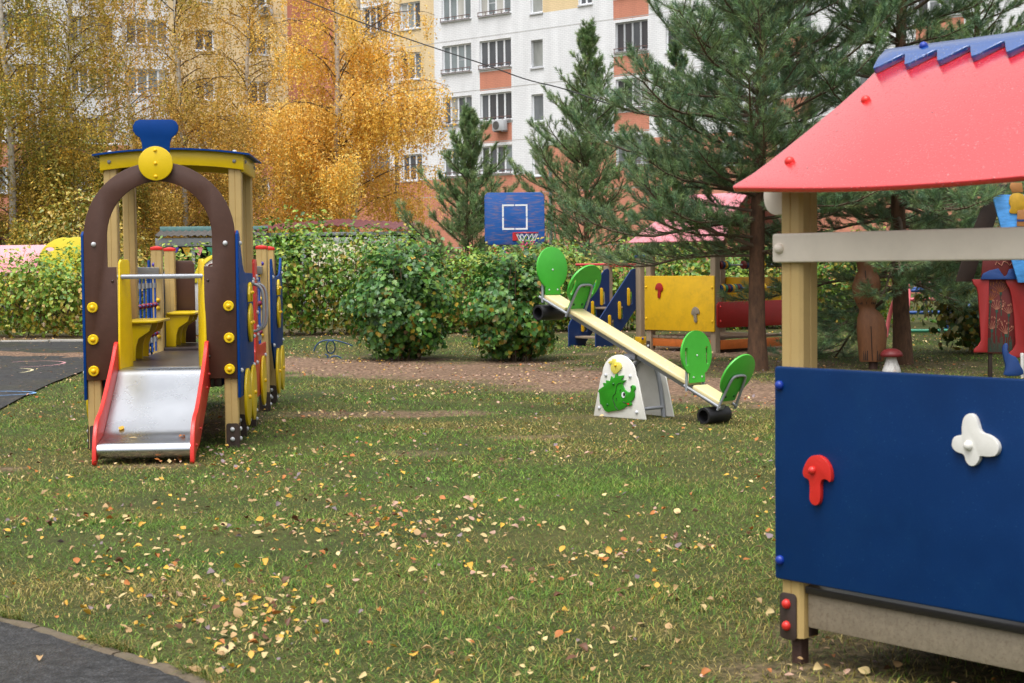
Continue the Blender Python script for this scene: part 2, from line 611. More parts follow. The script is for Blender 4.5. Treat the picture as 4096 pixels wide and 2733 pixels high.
M['tale_blue'] = mat('fairy_blue_paint', lin(14, 54, 112), 0.5, 0.15, 5, 0.08, 60)
M['tale_sky'] = mat('bright_blue_brushed_paint', lin(72, 146, 216), 0.45, 0.3, 7, 0.3, 14, stretch=(1, 1, 3))
M['tale_ochre'] = mat('ochre_paint', lin(180, 140, 30), 0.5, 0.2, 9)
M['tale_wood'] = mat('tan_plank_paint', lin(160, 108, 58), 0.55, 0.2, 9)
M['tale_pale'] = mat('pale_petal_paint', lin(160, 106, 84), 0.6, 0.2)
M['tale_gold'] = mat('orange_petal_paint', lin(150, 84, 30), 0.6, 0.2)
M['tale_green'] = mat('dark_green_stem_paint', lin(30, 70, 56), 0.6, 0.2)
M['dark_wood'] = mat('dark_brown_plank', lin(46, 32, 24), 0.7, 0.25, 6, 0.2, 40)
M['pine_bark'] = mat('pine_bark', lin(92, 66, 48), 0.9, 0.45, 14, 0.9, 26, stretch=(1, 1, 0.35), dirt=lin(42, 30, 24), dirt_amt=0.85, dirt_scale=16)
M['twig'] = mat('grey_brown_twig', lin(92, 76, 62), 0.85, 0.3, 20)
M['birch_bark'] = mat('birch_bark', lin(206, 198, 186), 0.7, 0.12, 4, 0.2, 30, stretch=(1, 1, 3), dirt=lin(44, 38, 34), dirt_amt=1.0, dirt_scale=2.6)
M['leaf'] = leafmat('bush_leaf', 0.42, 0.22, 0.5)
M['birch_leaf'] = leafmat('birch_leaf', 0.55, 0.3, 0.3)
M['needle'] = leafmat('pine_needle', 0.5, 0.12, 0.4)
M['grass'] = leafmat('grass_blade', 0.55, 0.25, 0.35)
M['litter'] = leafmat('fallen_leaf', 0.5, 0.15, 0.35)
M['concrete'] = mat('old_concrete_kerb', lin(92, 80, 64), 0.85, 0.2, 14, 0.4, 50, dirt=lin(84, 82, 60), dirt_amt=0.6, dirt_scale=5)
M['white_kerb'] = mat('whitewashed_kerb', lin(166, 162, 154), 0.8, 0.12, 6, 0.2, 40, dirt=lin(120, 112, 100), dirt_amt=0.5)
M['chalk_blue'] = mat('blue_chalk', lin(110, 150, 196), 0.9, 0.3, 40)
M['chalk_pink'] = mat('pink_chalk', lin(178, 130, 134), 0.9, 0.3, 40)
M['chalk_yellow'] = mat('yellow_chalk', lin(190, 180, 140), 0.9, 0.3, 40)


def ground_material(name, cols, soil, attr=True, rough=0.9, wet=False):
    m = bpy.data.materials.new(name)
    m.use_nodes = True
    t = m.node_tree
    N, L = t.nodes, t.links
    b = N['Principled BSDF']
    b.inputs['Roughness'].default_value = rough
    b.inputs['Specular IOR Level'].default_value = 0.3
    tc = N.new('ShaderNodeTexCoord')
    n1 = N.new('ShaderNodeTexNoise')
    n1.inputs['Scale'].default_value = 0.9
    n1.inputs['Detail'].default_value = 8
    L.new(tc.outputs['Object'], n1.inputs['Vector'])
    n2 = N.new('ShaderNodeTexNoise')
    n2.inputs['Scale'].default_value = 22
    n2.inputs['Detail'].default_value = 6
    L.new(tc.outputs['Object'], n2.inputs['Vector'])
    cr = N.new('ShaderNodeValToRGB')
    cr.color_ramp.elements[0].position = 0.35
    cr.color_ramp.elements[1].position = 0.65
    cr.color_ramp.elements[0].color = (*cols[0], 1)
    cr.color_ramp.elements[1].color = (*cols[1], 1)
    L.new(n1.outputs['Fac'], cr.inputs[0])
    c2 = N.new('ShaderNodeValToRGB')
    c2.color_ramp.elements[0].position = 0.3
    c2.color_ramp.elements[1].position = 0.7
    c2.color_ramp.elements[0].color = (*soil[0], 1)
    c2.color_ramp.elements[1].color = (*soil[1], 1)
    L.new(n2.outputs['Fac'], c2.inputs[0])
    mx = N.new('ShaderNodeMix')
    mx.data_type = 'RGBA'
    if attr:
        a = N.new('ShaderNodeAttribute')
        a.attribute_name = 'Col'
        L.new(a.outputs['Fac'], mx.inputs['Factor'])
    else:
        mx.inputs['Factor'].default_value = 0.75
    L.new(cr.outputs[0], mx.inputs['A'])
    L.new(c2.outputs[0], mx.inputs['B'])
    m3 = N.new('ShaderNodeMix')
    m3.data_type = 'RGBA'
    m3.blend_type = 'MULTIPLY'
    m3.inputs['Factor'].default_value = 1
    mr = N.new('ShaderNodeMapRange')
    mr.inputs['From Min'].default_value = 0.25
    mr.inputs['From Max'].default_value = 0.75
    mr.inputs['To Min'].default_value = 0.6
    mr.inputs['To Max'].default_value = 1.35
    L.new(n2.outputs['Fac'], mr.inputs['Value'])
    L.new(mx.outputs['Result'], m3.inputs['A'])
    L.new(mr.outputs[0], m3.inputs['B'])
    L.new(m3.outputs['Result'], b.inputs['Base Color'])
    if wet:
        wr = N.new('ShaderNodeMapRange')
        wr.inputs['From Min'].default_value = 0.4
        wr.inputs['From Max'].default_value = 0.6
        wr.inputs['To Min'].default_value = 0.34
        wr.inputs['To Max'].default_value = 0.7
        L.new(n1.outputs['Fac'], wr.inputs['Value'])
        L.new(wr.outputs[0], b.inputs['Roughness'])
        b.inputs['Specular IOR Level'].default_value = 0.32
    n3 = N.new('ShaderNodeTexNoise')
    n3.inputs['Scale'].default_value = 70
    n3.inputs['Detail'].default_value = 5
    L.new(tc.outputs['Object'], n3.inputs['Vector'])
    bp = N.new('ShaderNodeBump')
    bp.inputs['Strength'].default_value = 0.25 if wet else 0.7
    bp.inputs['Distance'].default_value = 0.006 if wet else 0.03
    L.new(n3.outputs['Fac'], bp.inputs['Height'])
    L.new(bp.outputs[0], b.inputs['Normal'])
    if wet:                                    # stone grit
        vg = N.new('ShaderNodeTexVoronoi')
        vg.inputs['Scale'].default_value = 95
        L.new(tc.outputs['Object'], vg.inputs['Vector'])
        mg_ = N.new('ShaderNodeMapRange')
        mg_.inputs['From Max'].default_value = .6
        mg_.inputs['To Min'].default_value = 2.2
        mg_.inputs['To Max'].default_value = .6
        L.new(vg.outputs['Distance'], mg_.inputs['Value'])
        m5 = N.new('ShaderNodeMix')
        m5.data_type = 'RGBA'
        m5.blend_type = 'MULTIPLY'
        m5.inputs['Factor'].default_value = 1
        L.new(m3.outputs['Result'], m5.inputs['A'])
        L.new(mg_.outputs[0], m5.inputs['B'])
        L.new(m5.outputs['Result'], b.inputs['Base Color'])
        L.new(vg.outputs['Distance'], bp.inputs['Height'])
        bp.inputs['Strength'].default_value = .6
    return m


SOIL = (lin(72, 54, 42), lin(150, 122, 100))
M['lawn'] = ground_material('lawn_soil', (lin(54, 64, 24), lin(74, 74, 34)), SOIL)
M['soil'] = ground_material('trodden_soil', (lin(96, 74, 56), lin(140, 112, 90)), SOIL, attr=False)
M['asphalt'] = ground_material('wet_asphalt', (lin(36, 36, 38), lin(52, 52, 53)), (lin(32, 32, 34), lin(58, 58, 59)), attr=False, wet=True)


# ------------------------------------------------------------------ ground
_lat = np.random.default_rng(5).random((64, 64))


def vn(x, y, s, k=0):
    """smooth value noise 0..1"""
    x, y = np.asarray(x, float) / s + 17.3 * k + 1000, np.asarray(y, float) / s + 9.1 * k + 1000
    i, j = np.floor(x).astype(int), np.floor(y).astype(int)
    u, v = x - i, y - j
    u, v = u * u * (3 - 2 * u), v * v * (3 - 2 * v)
    g = lambda a, b: _lat[a % 64, b % 64]
    return (g(i, j) * (1 - u) + g(i + 1, j) * u) * (1 - v) + (g(i, j + 1) * (1 - u) + g(i + 1, j + 1) * u) * v


PATH = [(-9.0, 27.0), (-6.0, 25.4), (-3.4, 23.7), (-1.2, 22.2), (0.7, 20.7), (2.0, 19.3), (3.1, 17.9), (4.2, 16.3), (5.6, 14.2), (8, 11)]
BLOBS = [  # bare patches: x, y, rx, ry, strength
    (-1.3, 16.1, 1.15, 0.42, 0.75), (-0.75, 12.6, 0.5, 0.3, 0.4), (0.1, 13.8, 0.5, 0.25, 0.6), (3.0, 25.6, 2.0, 2.4, 0.9),
    (0.0, 23.4, 0.95, 0.7, 0.95), (-1.65, 24.1, 1.0, 0.6, 0.9), (1.25, 15.6, 1.2, 0.5, 0.2), (0.86, 5.75, 0.30, 0.25, 0.5), (1.6, 6.0, 0.8, 0.7, 0.45),
    (-4.0, 11.9, 0.35, 0.2, 0.7), (-2.78, 12.15, 0.40, 0.25, 0.55), (-2.95, 15.0, 0.6, 2.2, 0.55), (3.5, 22.3, 1.4, 1.4, 0.6), (5.2, 21.6, 1.6, 1.2, 0.45), (-9, 33.3, 6, 1.6, 0.7), (-1, 34, 6, 2, 0.5)]


def path_dist(x, y):
    d = np.full(np.shape(x), 1e9)
    for (ax, ay), (bx, by) in zip(PATH[:-1], PATH[1:]):
        t = np.clip(((x - ax) * (bx - ax) + (y - ay) * (by - ay)) / ((bx - ax) ** 2 + (by - ay) ** 2), 0, 1)
        d = np.minimum(d, np.hypot(x - ax - t * (bx - ax), y - ay - t * (by - ay)))
    return d


def soil(x, y):
    x, y = np.asarray(x, float), np.asarray(y, float)
    n = vn(x, y, 0.5) * 0.6 + vn(x, y, 0.17, 2) * 0.4
    s = 1 - sstep(0.75, 1.9, path_dist(x, y) + (n - 0.5) * 1.3)
    for bx, by, rx, ry, a in BLOBS:
        q = np.hypot((x - bx) / rx, (y - by) / ry) + (n - 0.5) * 0.9
        s = np.maximum(s, a * (1 - sstep(0.55, 1.1, q)))
    return s


# court and asphalt walk outlines (from where their edges lie on the ground)
COURT = [(-5.05, 14.6), (-5.5, 17.2), (-5.75, 20.0), (-5.7, 22.4), (-6.1, 26.5), (-6.9, 30.2), (-9.75, 30.9), (-16, 31.2), (-30, 31.5), (-30, 12.0), (-9, 12.0), (-6.2, 12.6)]
COURT = [(-5.3, 16.5), (-5.62, 18.6), (-5.85, 20.6), (-5.95, 22.6), (-6.05, 25.0), (-6.3, 28.0), (-6.8, 30.4), (-9.75, 30.9), (-16, 31.3), (-30, 31.8), (-30, 8.0), (-9, 10.0), (-6.6, 12.4), (-5.4, 15.0)]
WALK_EDGE = [(-4.2, 7.7), (-3.0, 7.15), (-2.45, 6.9), (-2.15, 6.70), (-1.9, 6.47), (-1.70, 6.26), (-1.52, 6.07), (-1.3, 5.85), (-1.1, 5.62), (-0.75, 5.1), (-0.5, 4.5), (-0.3, 3.5)]


def inpoly(x, y, poly):
    x, y = np.asarray(x, float), np.asarray(y, float)
    c = np.zeros(x.shape, bool)
    n = len(poly)
    for i in range(n):
        (ax, ay), (bx, by) = poly[i], poly[(i + 1) % n]
        k = ((ay > y) != (by > y)) & (x < (bx - ax) * (y - ay) / (by - ay + 1e-12) + ax)
        c ^= k
    return c


WALK = WALK_EDGE + [(-0.3, 1.0), (-9, 1.0), (-9, 9.2)]


def axis_lines(lo, hi, step, far):
    a = list(np.arange(lo, hi + 1e-6, step))
    d, x = step, hi
    while x < far:
        d *= 1.45
        x += d
        a.append(x)
    d, x = step, lo
    pre = []
    while x > -far:
        d *= 1.45
        x -= d
        pre.append(x)
    return np.array(pre[::-1] + a)


gx = axis_lines(-9, 9, 0.14, 420)
gy = axis_lines(3, 31, 0.14, 420)
GX, GY = np.meshgrid(gx, gy)
GZ = 0.10 * sstep(18.0, 27.0, GY) - 0.012 * vn(GX, GY, 0.6, 3) - 0.003
# the lawn dips under the hard surfaces
nx, ny = len(gx), len(gy)
idx = np.arange(nx * ny).reshape(ny, nx)
Fq = np.stack([idx[:-1, :-1], idx[:-1, 1:], idx[1:, 1:], idx[1:, :-1]], axis=-1).reshape(-1, 4)
sv = soil(GX.ravel(), GY.ravel())
me = raw_mesh('lawn', np.stack([GX.ravel(), GY.ravel(), GZ.ravel()], 1), Fq, M['lawn'], np.repeat(sv[:, None], 3, 1), True)
lawn = tag(link_mesh('lawn', me), 'autumn lawn of green and straw grass strewn with fallen leaves', 'lawn', kind='structure')


def sheet(name, poly, m, dz=0.006, th=0.0):
    mb = MB()
    v = [(x, y, gz(x, y) + dz) for x, y in poly]
    tr = tessellate_polygon([[Vector((x, y, 0)) for x, y in poly]])
    mb.add(v, [tuple(t) for t in tr])
    return mb.build(name, m, smooth=0)


# dirt path strip with a ragged edge
pp = smooth_pts(PATH, 3, closed=False)
mb = MB()
left, right = [], []
rp = random.Random(2)
dense = []
for a, b in zip(pp[:-1], pp[1:]):
    k = max(1, int(math.hypot(b[0] - a[0], b[1] - a[1]) / 0.12))
    dense += [(a[0] + (b[0] - a[0]) * i / k, a[1] + (b[1] - a[1]) * i / k) for i in range(k)]
rows = []
for i, (x, y) in enumerate(dense):
    a, b = dense[max(0, i - 3)], dense[min(len(dense) - 1, i + 3)]
    dx, dy = b[0] - a[0], b[1] - a[1]
    l = math.hypot(dx, dy)
    nxv, nyv = -dy / l, dx / l
    h1 = 0.28 + 0.9 * float(vn(x, y, 0.7, 5)) - 0.2 + 0.25 * float(vn(x, y, 0.13, 8))
    h2 = 0.28 + 0.9 * float(vn(x, y, 0.7, 6)) - 0.2 + 0.25 * float(vn(x, y, 0.13, 9))
    row = []
    for k in range(7):
        t = -h2 + (h1 + h2) * k / 6
        X, Y = x + nxv * t, y + nyv * t
        row.append((X, Y, gz(X, Y) + 0.006 + (0.006 * float(vn(X, Y, 0.2, 4)) if 0 < k < 6 else -0.035)))
    rows.append(row)
vs = [p for r_ in rows for p in r_]
fs = [(i * 7 + k, i * 7 + k + 1, (i + 1) * 7 + k + 1, (i + 1) * 7 + k) for i in range(len(rows) - 1) for k in range(6)]
mb.add(vs, fs)
tag(mb.build('path', M['soil'], smooth=60), 'trodden brown dirt path crossing the lawn behind the seesaw', 'path', kind='structure')

tag(sheet('court', COURT, M['asphalt'], 0.012), 'wet dark asphalt court left of the toy train', 'court', kind='structure')
tag(sheet('walkway', WALK, M['asphalt'], 0.010), 'dark asphalt walkway in the near left corner', 'walkway', kind='structure')
# far court kerb
kr = thing('court_kerb', 'whitewashed concrete kerb along the far edge of the court', 'kerb', (-9.75, 30.9, 0.1))
kpts = [(-6.8, 30.45), (-9.75, 30.95), (-16, 31.35), (-24, 31.6)]
for (ax, ay), (bx, by) in zip(kpts[:-1], kpts[1:]):
    L_ = math.hypot(bx - ax, by - ay)
    n = max(1, round(L_ / 1.0))
    for i in range(n):
        t0, t1 = i / n + 0.006, (i + 1) / n - 0.006
        mb = MB().bar((ax + (bx - ax) * t0, ay + (by - ay) * t0, 0.105), (ax + (bx - ax) * t1, ay + (by - ay) * t1, 0.105 + rp.uniform(-.012, .012)), 0.09, 0.08)
        mb.build('kerb_stone', M['white_kerb'], kr, 0.008, world=True)
# walkway kerb: a row of worn stones
kr = thing('walkway_kerb', 'worn concrete kerb edging the near asphalt walkway', 'kerb', (-1.9, 6.47, 0))
we = smooth_pts(WALK_EDGE[2:], 2, closed=False)
acc, cur = 0.0, [we[0]]
stones = []
for a, b in zip(we[:-1], we[1:]):
    cur.append(b)
    acc += math.hypot(b[0] - a[0], b[1] - a[1])
    if acc > 0.62:
        stones.append(cur)
        cur, acc = [b], 0.0
if len(cur) > 1: stones.append(cur)
for s_ in stones:
    mb = MB()
    n = len(s_)
    prof = [(-0.032, -0.08), (-0.032, 0.016), (-0.020, 0.030), (0.018, 0.032), (0.032, 0.020), (0.032, -0.08)]
    vs = []
    for i, (x, y) in enumerate(s_):
        a, b = s_[max(0, i - 1)], s_[min(n - 1, i + 1)]
        l = math.hypot(b[0] - a[0], b[1] - a[1])
        tx, ty = (b[0] - a[0]) / l, (b[1] - a[1]) / l
        e = 0.008 if i == 0 else (-0.008 if i == n - 1 else 0)
        for (o_, z) in prof:
            jz = (float(vn(x * 1.0 + o_, y, 0.05, 7)) - 0.5) * 0.020
            vs.append((x + tx * e + ty * o_, y + ty * e - tx * o_, z + (jz if z > 0 else 0) - 0.012))
    k = len(prof)
    fs = [(i * k + j, i * k + (j + 1) % k, (i + 1) * k + (j + 1) % k, (i + 1) * k + j) for i in range(n - 1) for j in range(k)]
    fs += [tuple(range(k)), tuple(range((n - 1) * k, n * k))]
    mb.add(vs, fs).build('kerb_stone', M['concrete'], kr, smooth=50, world=True)


def chalk(name, label, m, c, rx, ry, a0, a1, wd, n=40):
    mb = MB()
    vs, fs = [], []
    for i in range(n + 1):
        t = a0 + (a1 - a0) * i / n
        for q in (-1, 1):
            vs.append((c[0] + (rx + q * wd) * math.cos(t), c[1] + (ry + q * wd) * math.sin(t), gz(0, c[1] + ry * math.sin(t)) + 0.018))
    fs = [(2 * i, 2 * i + 1, 2 * i + 3, 2 * i + 2) for i in range(n)]
    tag(mb.add(vs, fs).build(name, m, smooth=0), label, 'chalk drawing')


g = gnd(0, 1580)
chalk('chalk_loop', 'blue chalk loop drawn on the asphalt nearest the lawn', M['chalk_blue'], (g.x - 0.15, g.y), 0.55, 0.32, -2.6, 2.6, 0.022)
g = gnd(20, 1490)
chalk('chalk_loop', 'yellow chalk loop drawn on the asphalt court', M['chalk_yellow'], (g.x, g.y), 0.35, 0.5, -2.4, 2.4, 0.02)
g = gnd(40, 1480)
chalk('chalk_loop', 'pink chalk loop drawn farthest out on the asphalt court', M['chalk_pink'], (g.x, g.y + 0.9), 0.5, 0.6, -2.0, 2.4, 0.02)

# ------------------------------------------------------------------ apartment block
def wallmat(name, col, c2, rough=0.8):
    m = bpy.data.materials.new(name)
    m.use_nodes = True
    t = m.node_tree
    N, L = t.nodes, t.links
    b = N['Principled BSDF']
    b.inputs['Roughness'].default_value = rough
    uv = N.new('ShaderNodeUVMap')
    br = N.new('ShaderNodeTexBrick')
    br.inputs['Color1'].default_value = (*col, 1)
    br.inputs['Color2'].default_value = (*[c * 0.95 for c in col], 1)
    br.inputs['Mortar'].default_value = (*c2, 1)
    br.inputs['Scale'].default_value = 1.0
    br.inputs['Mortar Size'].default_value = 0.008
    br.inputs['Brick Width'].default_value = 0.26
    br.inputs['Row Height'].default_value = 0.09
    L.new(uv.outputs[0], br.inputs['Vector'])
    nz = N.new('ShaderNodeTexNoise')
    nz.inputs['Scale'].default_value = 0.35
    nz.inputs['Detail'].default_value = 8
    L.new(uv.outputs[0], nz.inputs['Vector'])
    mr = N.new('ShaderNodeMapRange')
    mr.inputs['From Min'].default_value = 0.3
    mr.inputs['From Max'].default_value = 0.7
    mr.inputs['To Min'].default_value = 0.91
    mr.inputs['To Max'].default_value = 1.06
    mpv = N.new('ShaderNodeMapping')
    mpv.inputs['Scale'].default_value = (1.6, .22, 1)
    L.new(uv.outputs[0], mpv.inputs['Vector'])
    L.new(mpv.outputs[0], nz.inputs['Vector'])
    nz.inputs['Scale'].default_value = 1.0
    L.new(nz.outputs['Fac'], mr.inputs['Value'])
    mx = N.new('ShaderNodeMix')
    mx.data_type = 'RGBA'
    mx.blend_type = 'MULTIPLY'
    mx.inputs['Factor'].default_value = 1
    L.new(br.outputs['Color'], mx.inputs['A'])
    L.new(mr.outputs[0], mx.inputs['B'])
    L.new(mx.outputs['Result'], b.inputs['Base Color'])
    bp = N.new('ShaderNodeBump')
    bp.inputs['Strength'].default_value = 0.3
    bp.inputs['Distance'].default_value = 0.01
    bp.invert = True
    L.new(br.outputs['Fac'], bp.inputs['Height'])
    L.new(bp.outputs[0], b.inputs['Normal'])
    return m


WM = [wallmat('white_facade_brick', lin(232, 233, 236), lin(200, 202, 206)), wallmat('yellow_facade_brick', lin(228, 204, 162), lin(204, 180, 140)),
      wallmat('orange_facade_brick', lin(204, 136, 112), lin(182, 118, 96)), wallmat('red_facade_brick', lin(192, 126, 104), lin(168, 106, 88))]
M['frame'] = mat('white_window_frame', lin(226, 228, 232), 0.4, 0.04)
M['frame_grey'] = mat('grey_window_frame', lin(178, 180, 184), 0.4, 0.06)
M['sill'] = mat('grey_metal_sill', lin(198, 200, 204), 0.45, 0.08)
M['railing'] = mat('brown_railing', lin(96, 70, 66), 0.5, 0.1)
PANE = []  # pane greys carry sky reflection and curtain tones in the base colour
for i, (c, ro) in enumerate(((lin(84, 86, 90), .08), (lin(112, 116, 118), .1), (lin(146, 148, 144), .14), (lin(64, 62, 64), .07), (lin(174, 172, 166), .2), (lin(122, 130, 132), .1))):
    PANE.append(mat('window_glass_%s' % 'abcdef'[i], c, ro, 0.35, 1.1, spec=0.6, stretch=(1, 1, 0.35)))

rw = random.Random(11)
block = thing('apartment_block', 'white, yellow and orange brick apartment block filling the background', 'building', (-12.0, 95.7, 0))


FL = 2.77
M['joint'] = mat('grey_panel_joint', lin(176, 174, 172), 0.8, 0.2)


def facade(P0, d, w0, w1, zt, regions, wins, depth=0.16, joint0=-.05):
    """wall in the vertical plane P0 + w*d; outward normal faces the camera"""
    dx, dy = d
    n = (dy, -dx)
    if n[0] * -P0[0] + n[1] * -P0[1] < 0:
        n = (-n[0], -n[1])
    P = lambda w_, z, o=0.0: (P0[0] + dx * w_ + n[0] * o, P0[1] + dy * w_ + n[1] * o, z)
    ws = sorted({w0, w1} | {round(v, 3) for r_ in regions for v in r_[:2] if w0 < v < w1} | {round(v, 3) for q in wins for v in q[:2]})
    zs = sorted({0.0, zt} | {round(v, 3) for r_ in regions for v in r_[2:4] if 0 < v < zt} | {round(v, 3) for q in wins for v in q[2:4]})
    vs, fs, ms, uvs = [], [], [], []
    for a, b in zip(ws[:-1], ws[1:]):
        for c, e in zip(zs[:-1], zs[1:]):
            mw, mz = (a + b) / 2, (c + e) / 2
            if any(q[0] < mw < q[1] and q[2] < mz < q[3] for q in wins):
                continue
            mi = 0
            for r_ in regions:
                if r_[0] <= mw <= r_[1] and r_[2] <= mz <= r_[3]:
                    mi = r_[4]
            k = len(vs)
            vs += [P(a, c), P(b, c), P(b, e), P(a, e)]
            uvs += [(a, c), (b, c), (b, e), (a, e)]
            fs.append((k, k + 1, k + 2, k + 3))
            ms.append(mi)
    for q in wins:                              # reveals
        a, b, c, e = q[:4]
        for s0, s1 in (((a, c), (b, c)), ((b, c), (b, e)), ((b, e), (a, e)), ((a, e), (a, c))):
            k = len(vs)
            vs += [P(*s0), P(*s1), P(*s1, -depth), P(*s0, -depth)]
            uvs += [s0, s1, s1, s0]
            fs.append((k, k + 1, k + 2, k + 3))
            ms.append(0)
    me = bpy.data.meshes.new('wall')
    l = block.location
    me.from_pydata([(x - l.x, y - l.y, z) for x, y, z in vs], [], fs)
    for mm in WM: me.materials.append(mm)
    me.polygons.foreach_set('material_index', ms)
    ul = me.uv_layers.new(name='UVMap')
    for i, lp in enumerate(me.loops):
        ul.data[i].uv = uvs[lp.vertex_index]
    me.update()
    link_mesh('wall', me, block)
    for k in range(1, 9):                       # floor joints between the wall panels
        zj = joint0 + FL * k
        jb = MB()
        v = [P(w0, zj, .004), P(w1, zj, .004), P(w1, zj + .035, .004), P(w0, zj + .035, .004)]
        jb.add(v, [(0, 1, 2, 3)])
        segs_ = sorted(set([w0, w1] + [v_ for q in wins if q[2] < zj < q[3] for v_ in q[:2]]))
        if len(segs_) == 2:
            jb.build('panel_joint', M['joint'], block, world=True, smooth=0)
    for q in wins:
        a, b, c, e, np_ = q[:5]
        fm = M['frame'] if rw.random() < 0.75 else M['frame_grey']
        fw = 0.075
        mb = MB()

        def slab(m_, wa, wb, za, zb, o0, o1):
            v = [P(wa, za, o0), P(wb, za, o0), P(wb, zb, o0), P(wa, zb, o0), P(wa, za, o1), P(wb, za, o1), P(wb, zb, o1), P(wa, zb, o1)]
            m_.add(v, [(0, 1, 2, 3), (4, 7, 6, 5), (0, 4, 5, 1), (1, 5, 6, 2), (2, 6, 7, 3), (3, 7, 4, 0)])
        slab(mb, a, a + fw, c, e, -depth, -depth + .06)
        slab(mb, b - fw, b, c, e, -depth, -depth + .06)
        slab(mb, a + fw, b - fw, c, c + fw, -depth, -depth + .06)
        slab(mb, a + fw, b - fw, e - fw, e, -depth, -depth + .06)
        ed = [a + (b - a) * i / np_ for i in range(np_ + 1)]
        for x in ed[1:-1]:
            slab(mb, x - .05, x + .05, c + fw, e - fw, -depth, -depth + .058)
        split = rw.random() < 0.3 and np_ > 2
        sp = rw.randrange(1, np_ - 1) if split else -1
        wo_ = mb.build('window', fm, block, world=True, smooth=0)
        bpn = rw.choice((0, 0, 1, 1, 3, 5))
        for i in range(np_):
            x0_, x1_ = ed[i] + (fw if i == 0 else .05), ed[i + 1] - (fw if i == np_ - 1 else .05)
            pm = PANE[bpn] if rw.random() < 0.6 else rw.choice(PANE)
            for za, zb in (((c + fw, c + (e - c) * .42), (c + (e - c) * .46, e - fw)) if i == sp else ((c + fw, e - fw),)):
                pb = MB()
                slab(pb, x0_, x1_, za, zb, -depth + .005, -depth + .025)
                po = pb.build('pane', pm, block, world=True, smooth=0)
                po.parent = wo_
                # children of the window share the block's origin
        sb = MB()
        slab(sb, a - .06, b + .06, c - .07, c - .003, -depth, .07)
        so_ = sb.build('sill', M['sill'], block, world=True, smooth=0)
        so_.parent = wo_
        if len(q) > 5 and q[5]:
            rb = MB()
            zr = c + 0.16
            slab(rb, a - .02, b + .02, zr, zr + .04, .10, .13)
            slab(rb, a - .02, b + .02, c - .02, c + .01, .10, .13)
            for i in range(np_ + 1):
                x = min(max(ed[i], a + .02), b - .02)
                slab(rb, x - .015, x + .015, c - .02, zr, .105, .125)
            ro_ = rb.build('railing', M['railing'], block, world=True, smooth=0)
            ro_.parent = wo_


FL = 2.77
dB, PB = (.7544, -.6564), (-12.0, 95.7)
wins, reg = [], []
for k in range(-2, 3):
    dz = FL * k
    for (a, b, n, t, bt, rl) in ((11.12, 13.24, 4, 13.33, 11.86, 1), (13.84, 16.05, 4, 13.33, 11.86, 1), (17.41, 18.2, 1, 13.03, 11.62, 0), (20.59, 21.42, 2, 13.03, 11.70, 0),
                               (22.86, 24.84, 4, 13.35, 11.88, 1), (25.9, 26.7, 1, 12.9, 11.62, 0), (29.1, 30.25, 2, 12.95, 11.62, 0), (32.1, 33.9, 4, 13.33, 11.86, 0),
                               (36.2, 37.2, 2, 12.95, 11.62, 0), (39.0, 41.2, 4, 13.33, 11.86, 0), (7.95, 9.5, 3, 13.2, 11.75, 0), (5.0, 7.0, 4, 13.3, 11.86, 1)):
        if bt + dz > 1 :
            wins.append((a, b, round(bt + dz, 3), round(t + dz, 3), n, rl))
reg += [(0.0, 2.6, 0, 40, 3), (2.6, 4.6, 0, 40, 1), (7.5, 10.54, 8.2, 40, 1), (18.22, 20.55, 14.36, 40, 1), (0, 18.24, 0, 6.2, 2), (18.24, 60, 0, 7.6, 2)]
for (a, b) in ((13.84, 16.05), (22.75, 24.9), (31.9, 34.0), (39, 41.2)):
    for k in ((-1, 0) if a == 13.84 else (-1, 0, 1)):
        reg.append((a, b, 10.72 + FL * k, 11.70 + FL * k, 2))
facade(PB, dB, 0.0, 60.0, 30.0, reg, wins, joint0=2.45 - FL)

dA, PA = (.894, .447), (-19.4, 92.0)
wins, reg = [], []
for k in range(-3, 3):
    dz = FL * k
    for (a, b, n, t, bt) in ((-12.9, -10.6, 4, 15.4, 13.98), (-9.3, -6.4, 5, 15.4, 13.98), (-5.18, -2.77, 5, 15.4, 13.98), (-2.11, 0.26, 4, 15.45, 14.02), (1.8, 2.9, 2, 15.05, 13.85), (4.94, 6.06, 2, 15.02, 13.8), (-16, -14.2, 3, 15.4, 13.98)):
        if bt + dz > 1:
            wins.append((a, b, round(bt + dz, 3), round(t + dz, 3), n))
reg += [(0.30, 7.3, 8.4, 40, 1), (7.3, 9.0, 0, 40, 3), (-60, 9, 0, 8.4, 2)]
facade(PA, dA, -45.0, 8.28, 30.0, reg, wins, joint0=2.1 - FL)


def on_facade(P0, d, x, y):
    dr = ray(x, y)
    n = Vector((d[1], -d[0], 0))
    t = (Vector((P0[0], P0[1], 0)) - EYE).dot(n) / dr.dot(n)
    return EYE + dr * t


def ac_unit(px, py, P0, d, label):
    p = on_facade(P0, d, px, py)
    ang = math.atan2(d[1], d[0])
    o = thing('air_conditioner', label, 'air conditioner', p, ang)
    MB().box(-.40, .40, -.42, -.10, -.28, .28).build('case', M['frame_grey'], o, .02)
    MB().lathe([(.22, 0), (.22, .012), (.19, .02), (.19, .01), (.05, .01), (.05, .02)], (-.12, -.422, 0), (0, -1, 0), 18).build('fan_grille', M['slate'], o)
    b = MB().box(-.30, -.26, -.42, .02, -.34, -.285).box(.26, .30, -.42, .02, -.34, -.285)
    b.build('bracket', M['galv_trim'], o)


ac_unit(2012, 503, PB, dB, 'white air conditioner box hung below a window on orange brick')
ac_unit(1057, 45, PA, dA, 'white air conditioner on the yellow wall behind the birches')
# drain pipe on the right wing
q = on_facade(PB, dB, 3098, 300)
tag(MB().tube([(q.x - .06, q.y - .08, 0.2), (q.x - .06, q.y - .08, 22)], .06, 8).build('gas_pipe', M['lemon2']), 'thin yellow gas pipe running up the facade behind the pines', 'pipe')

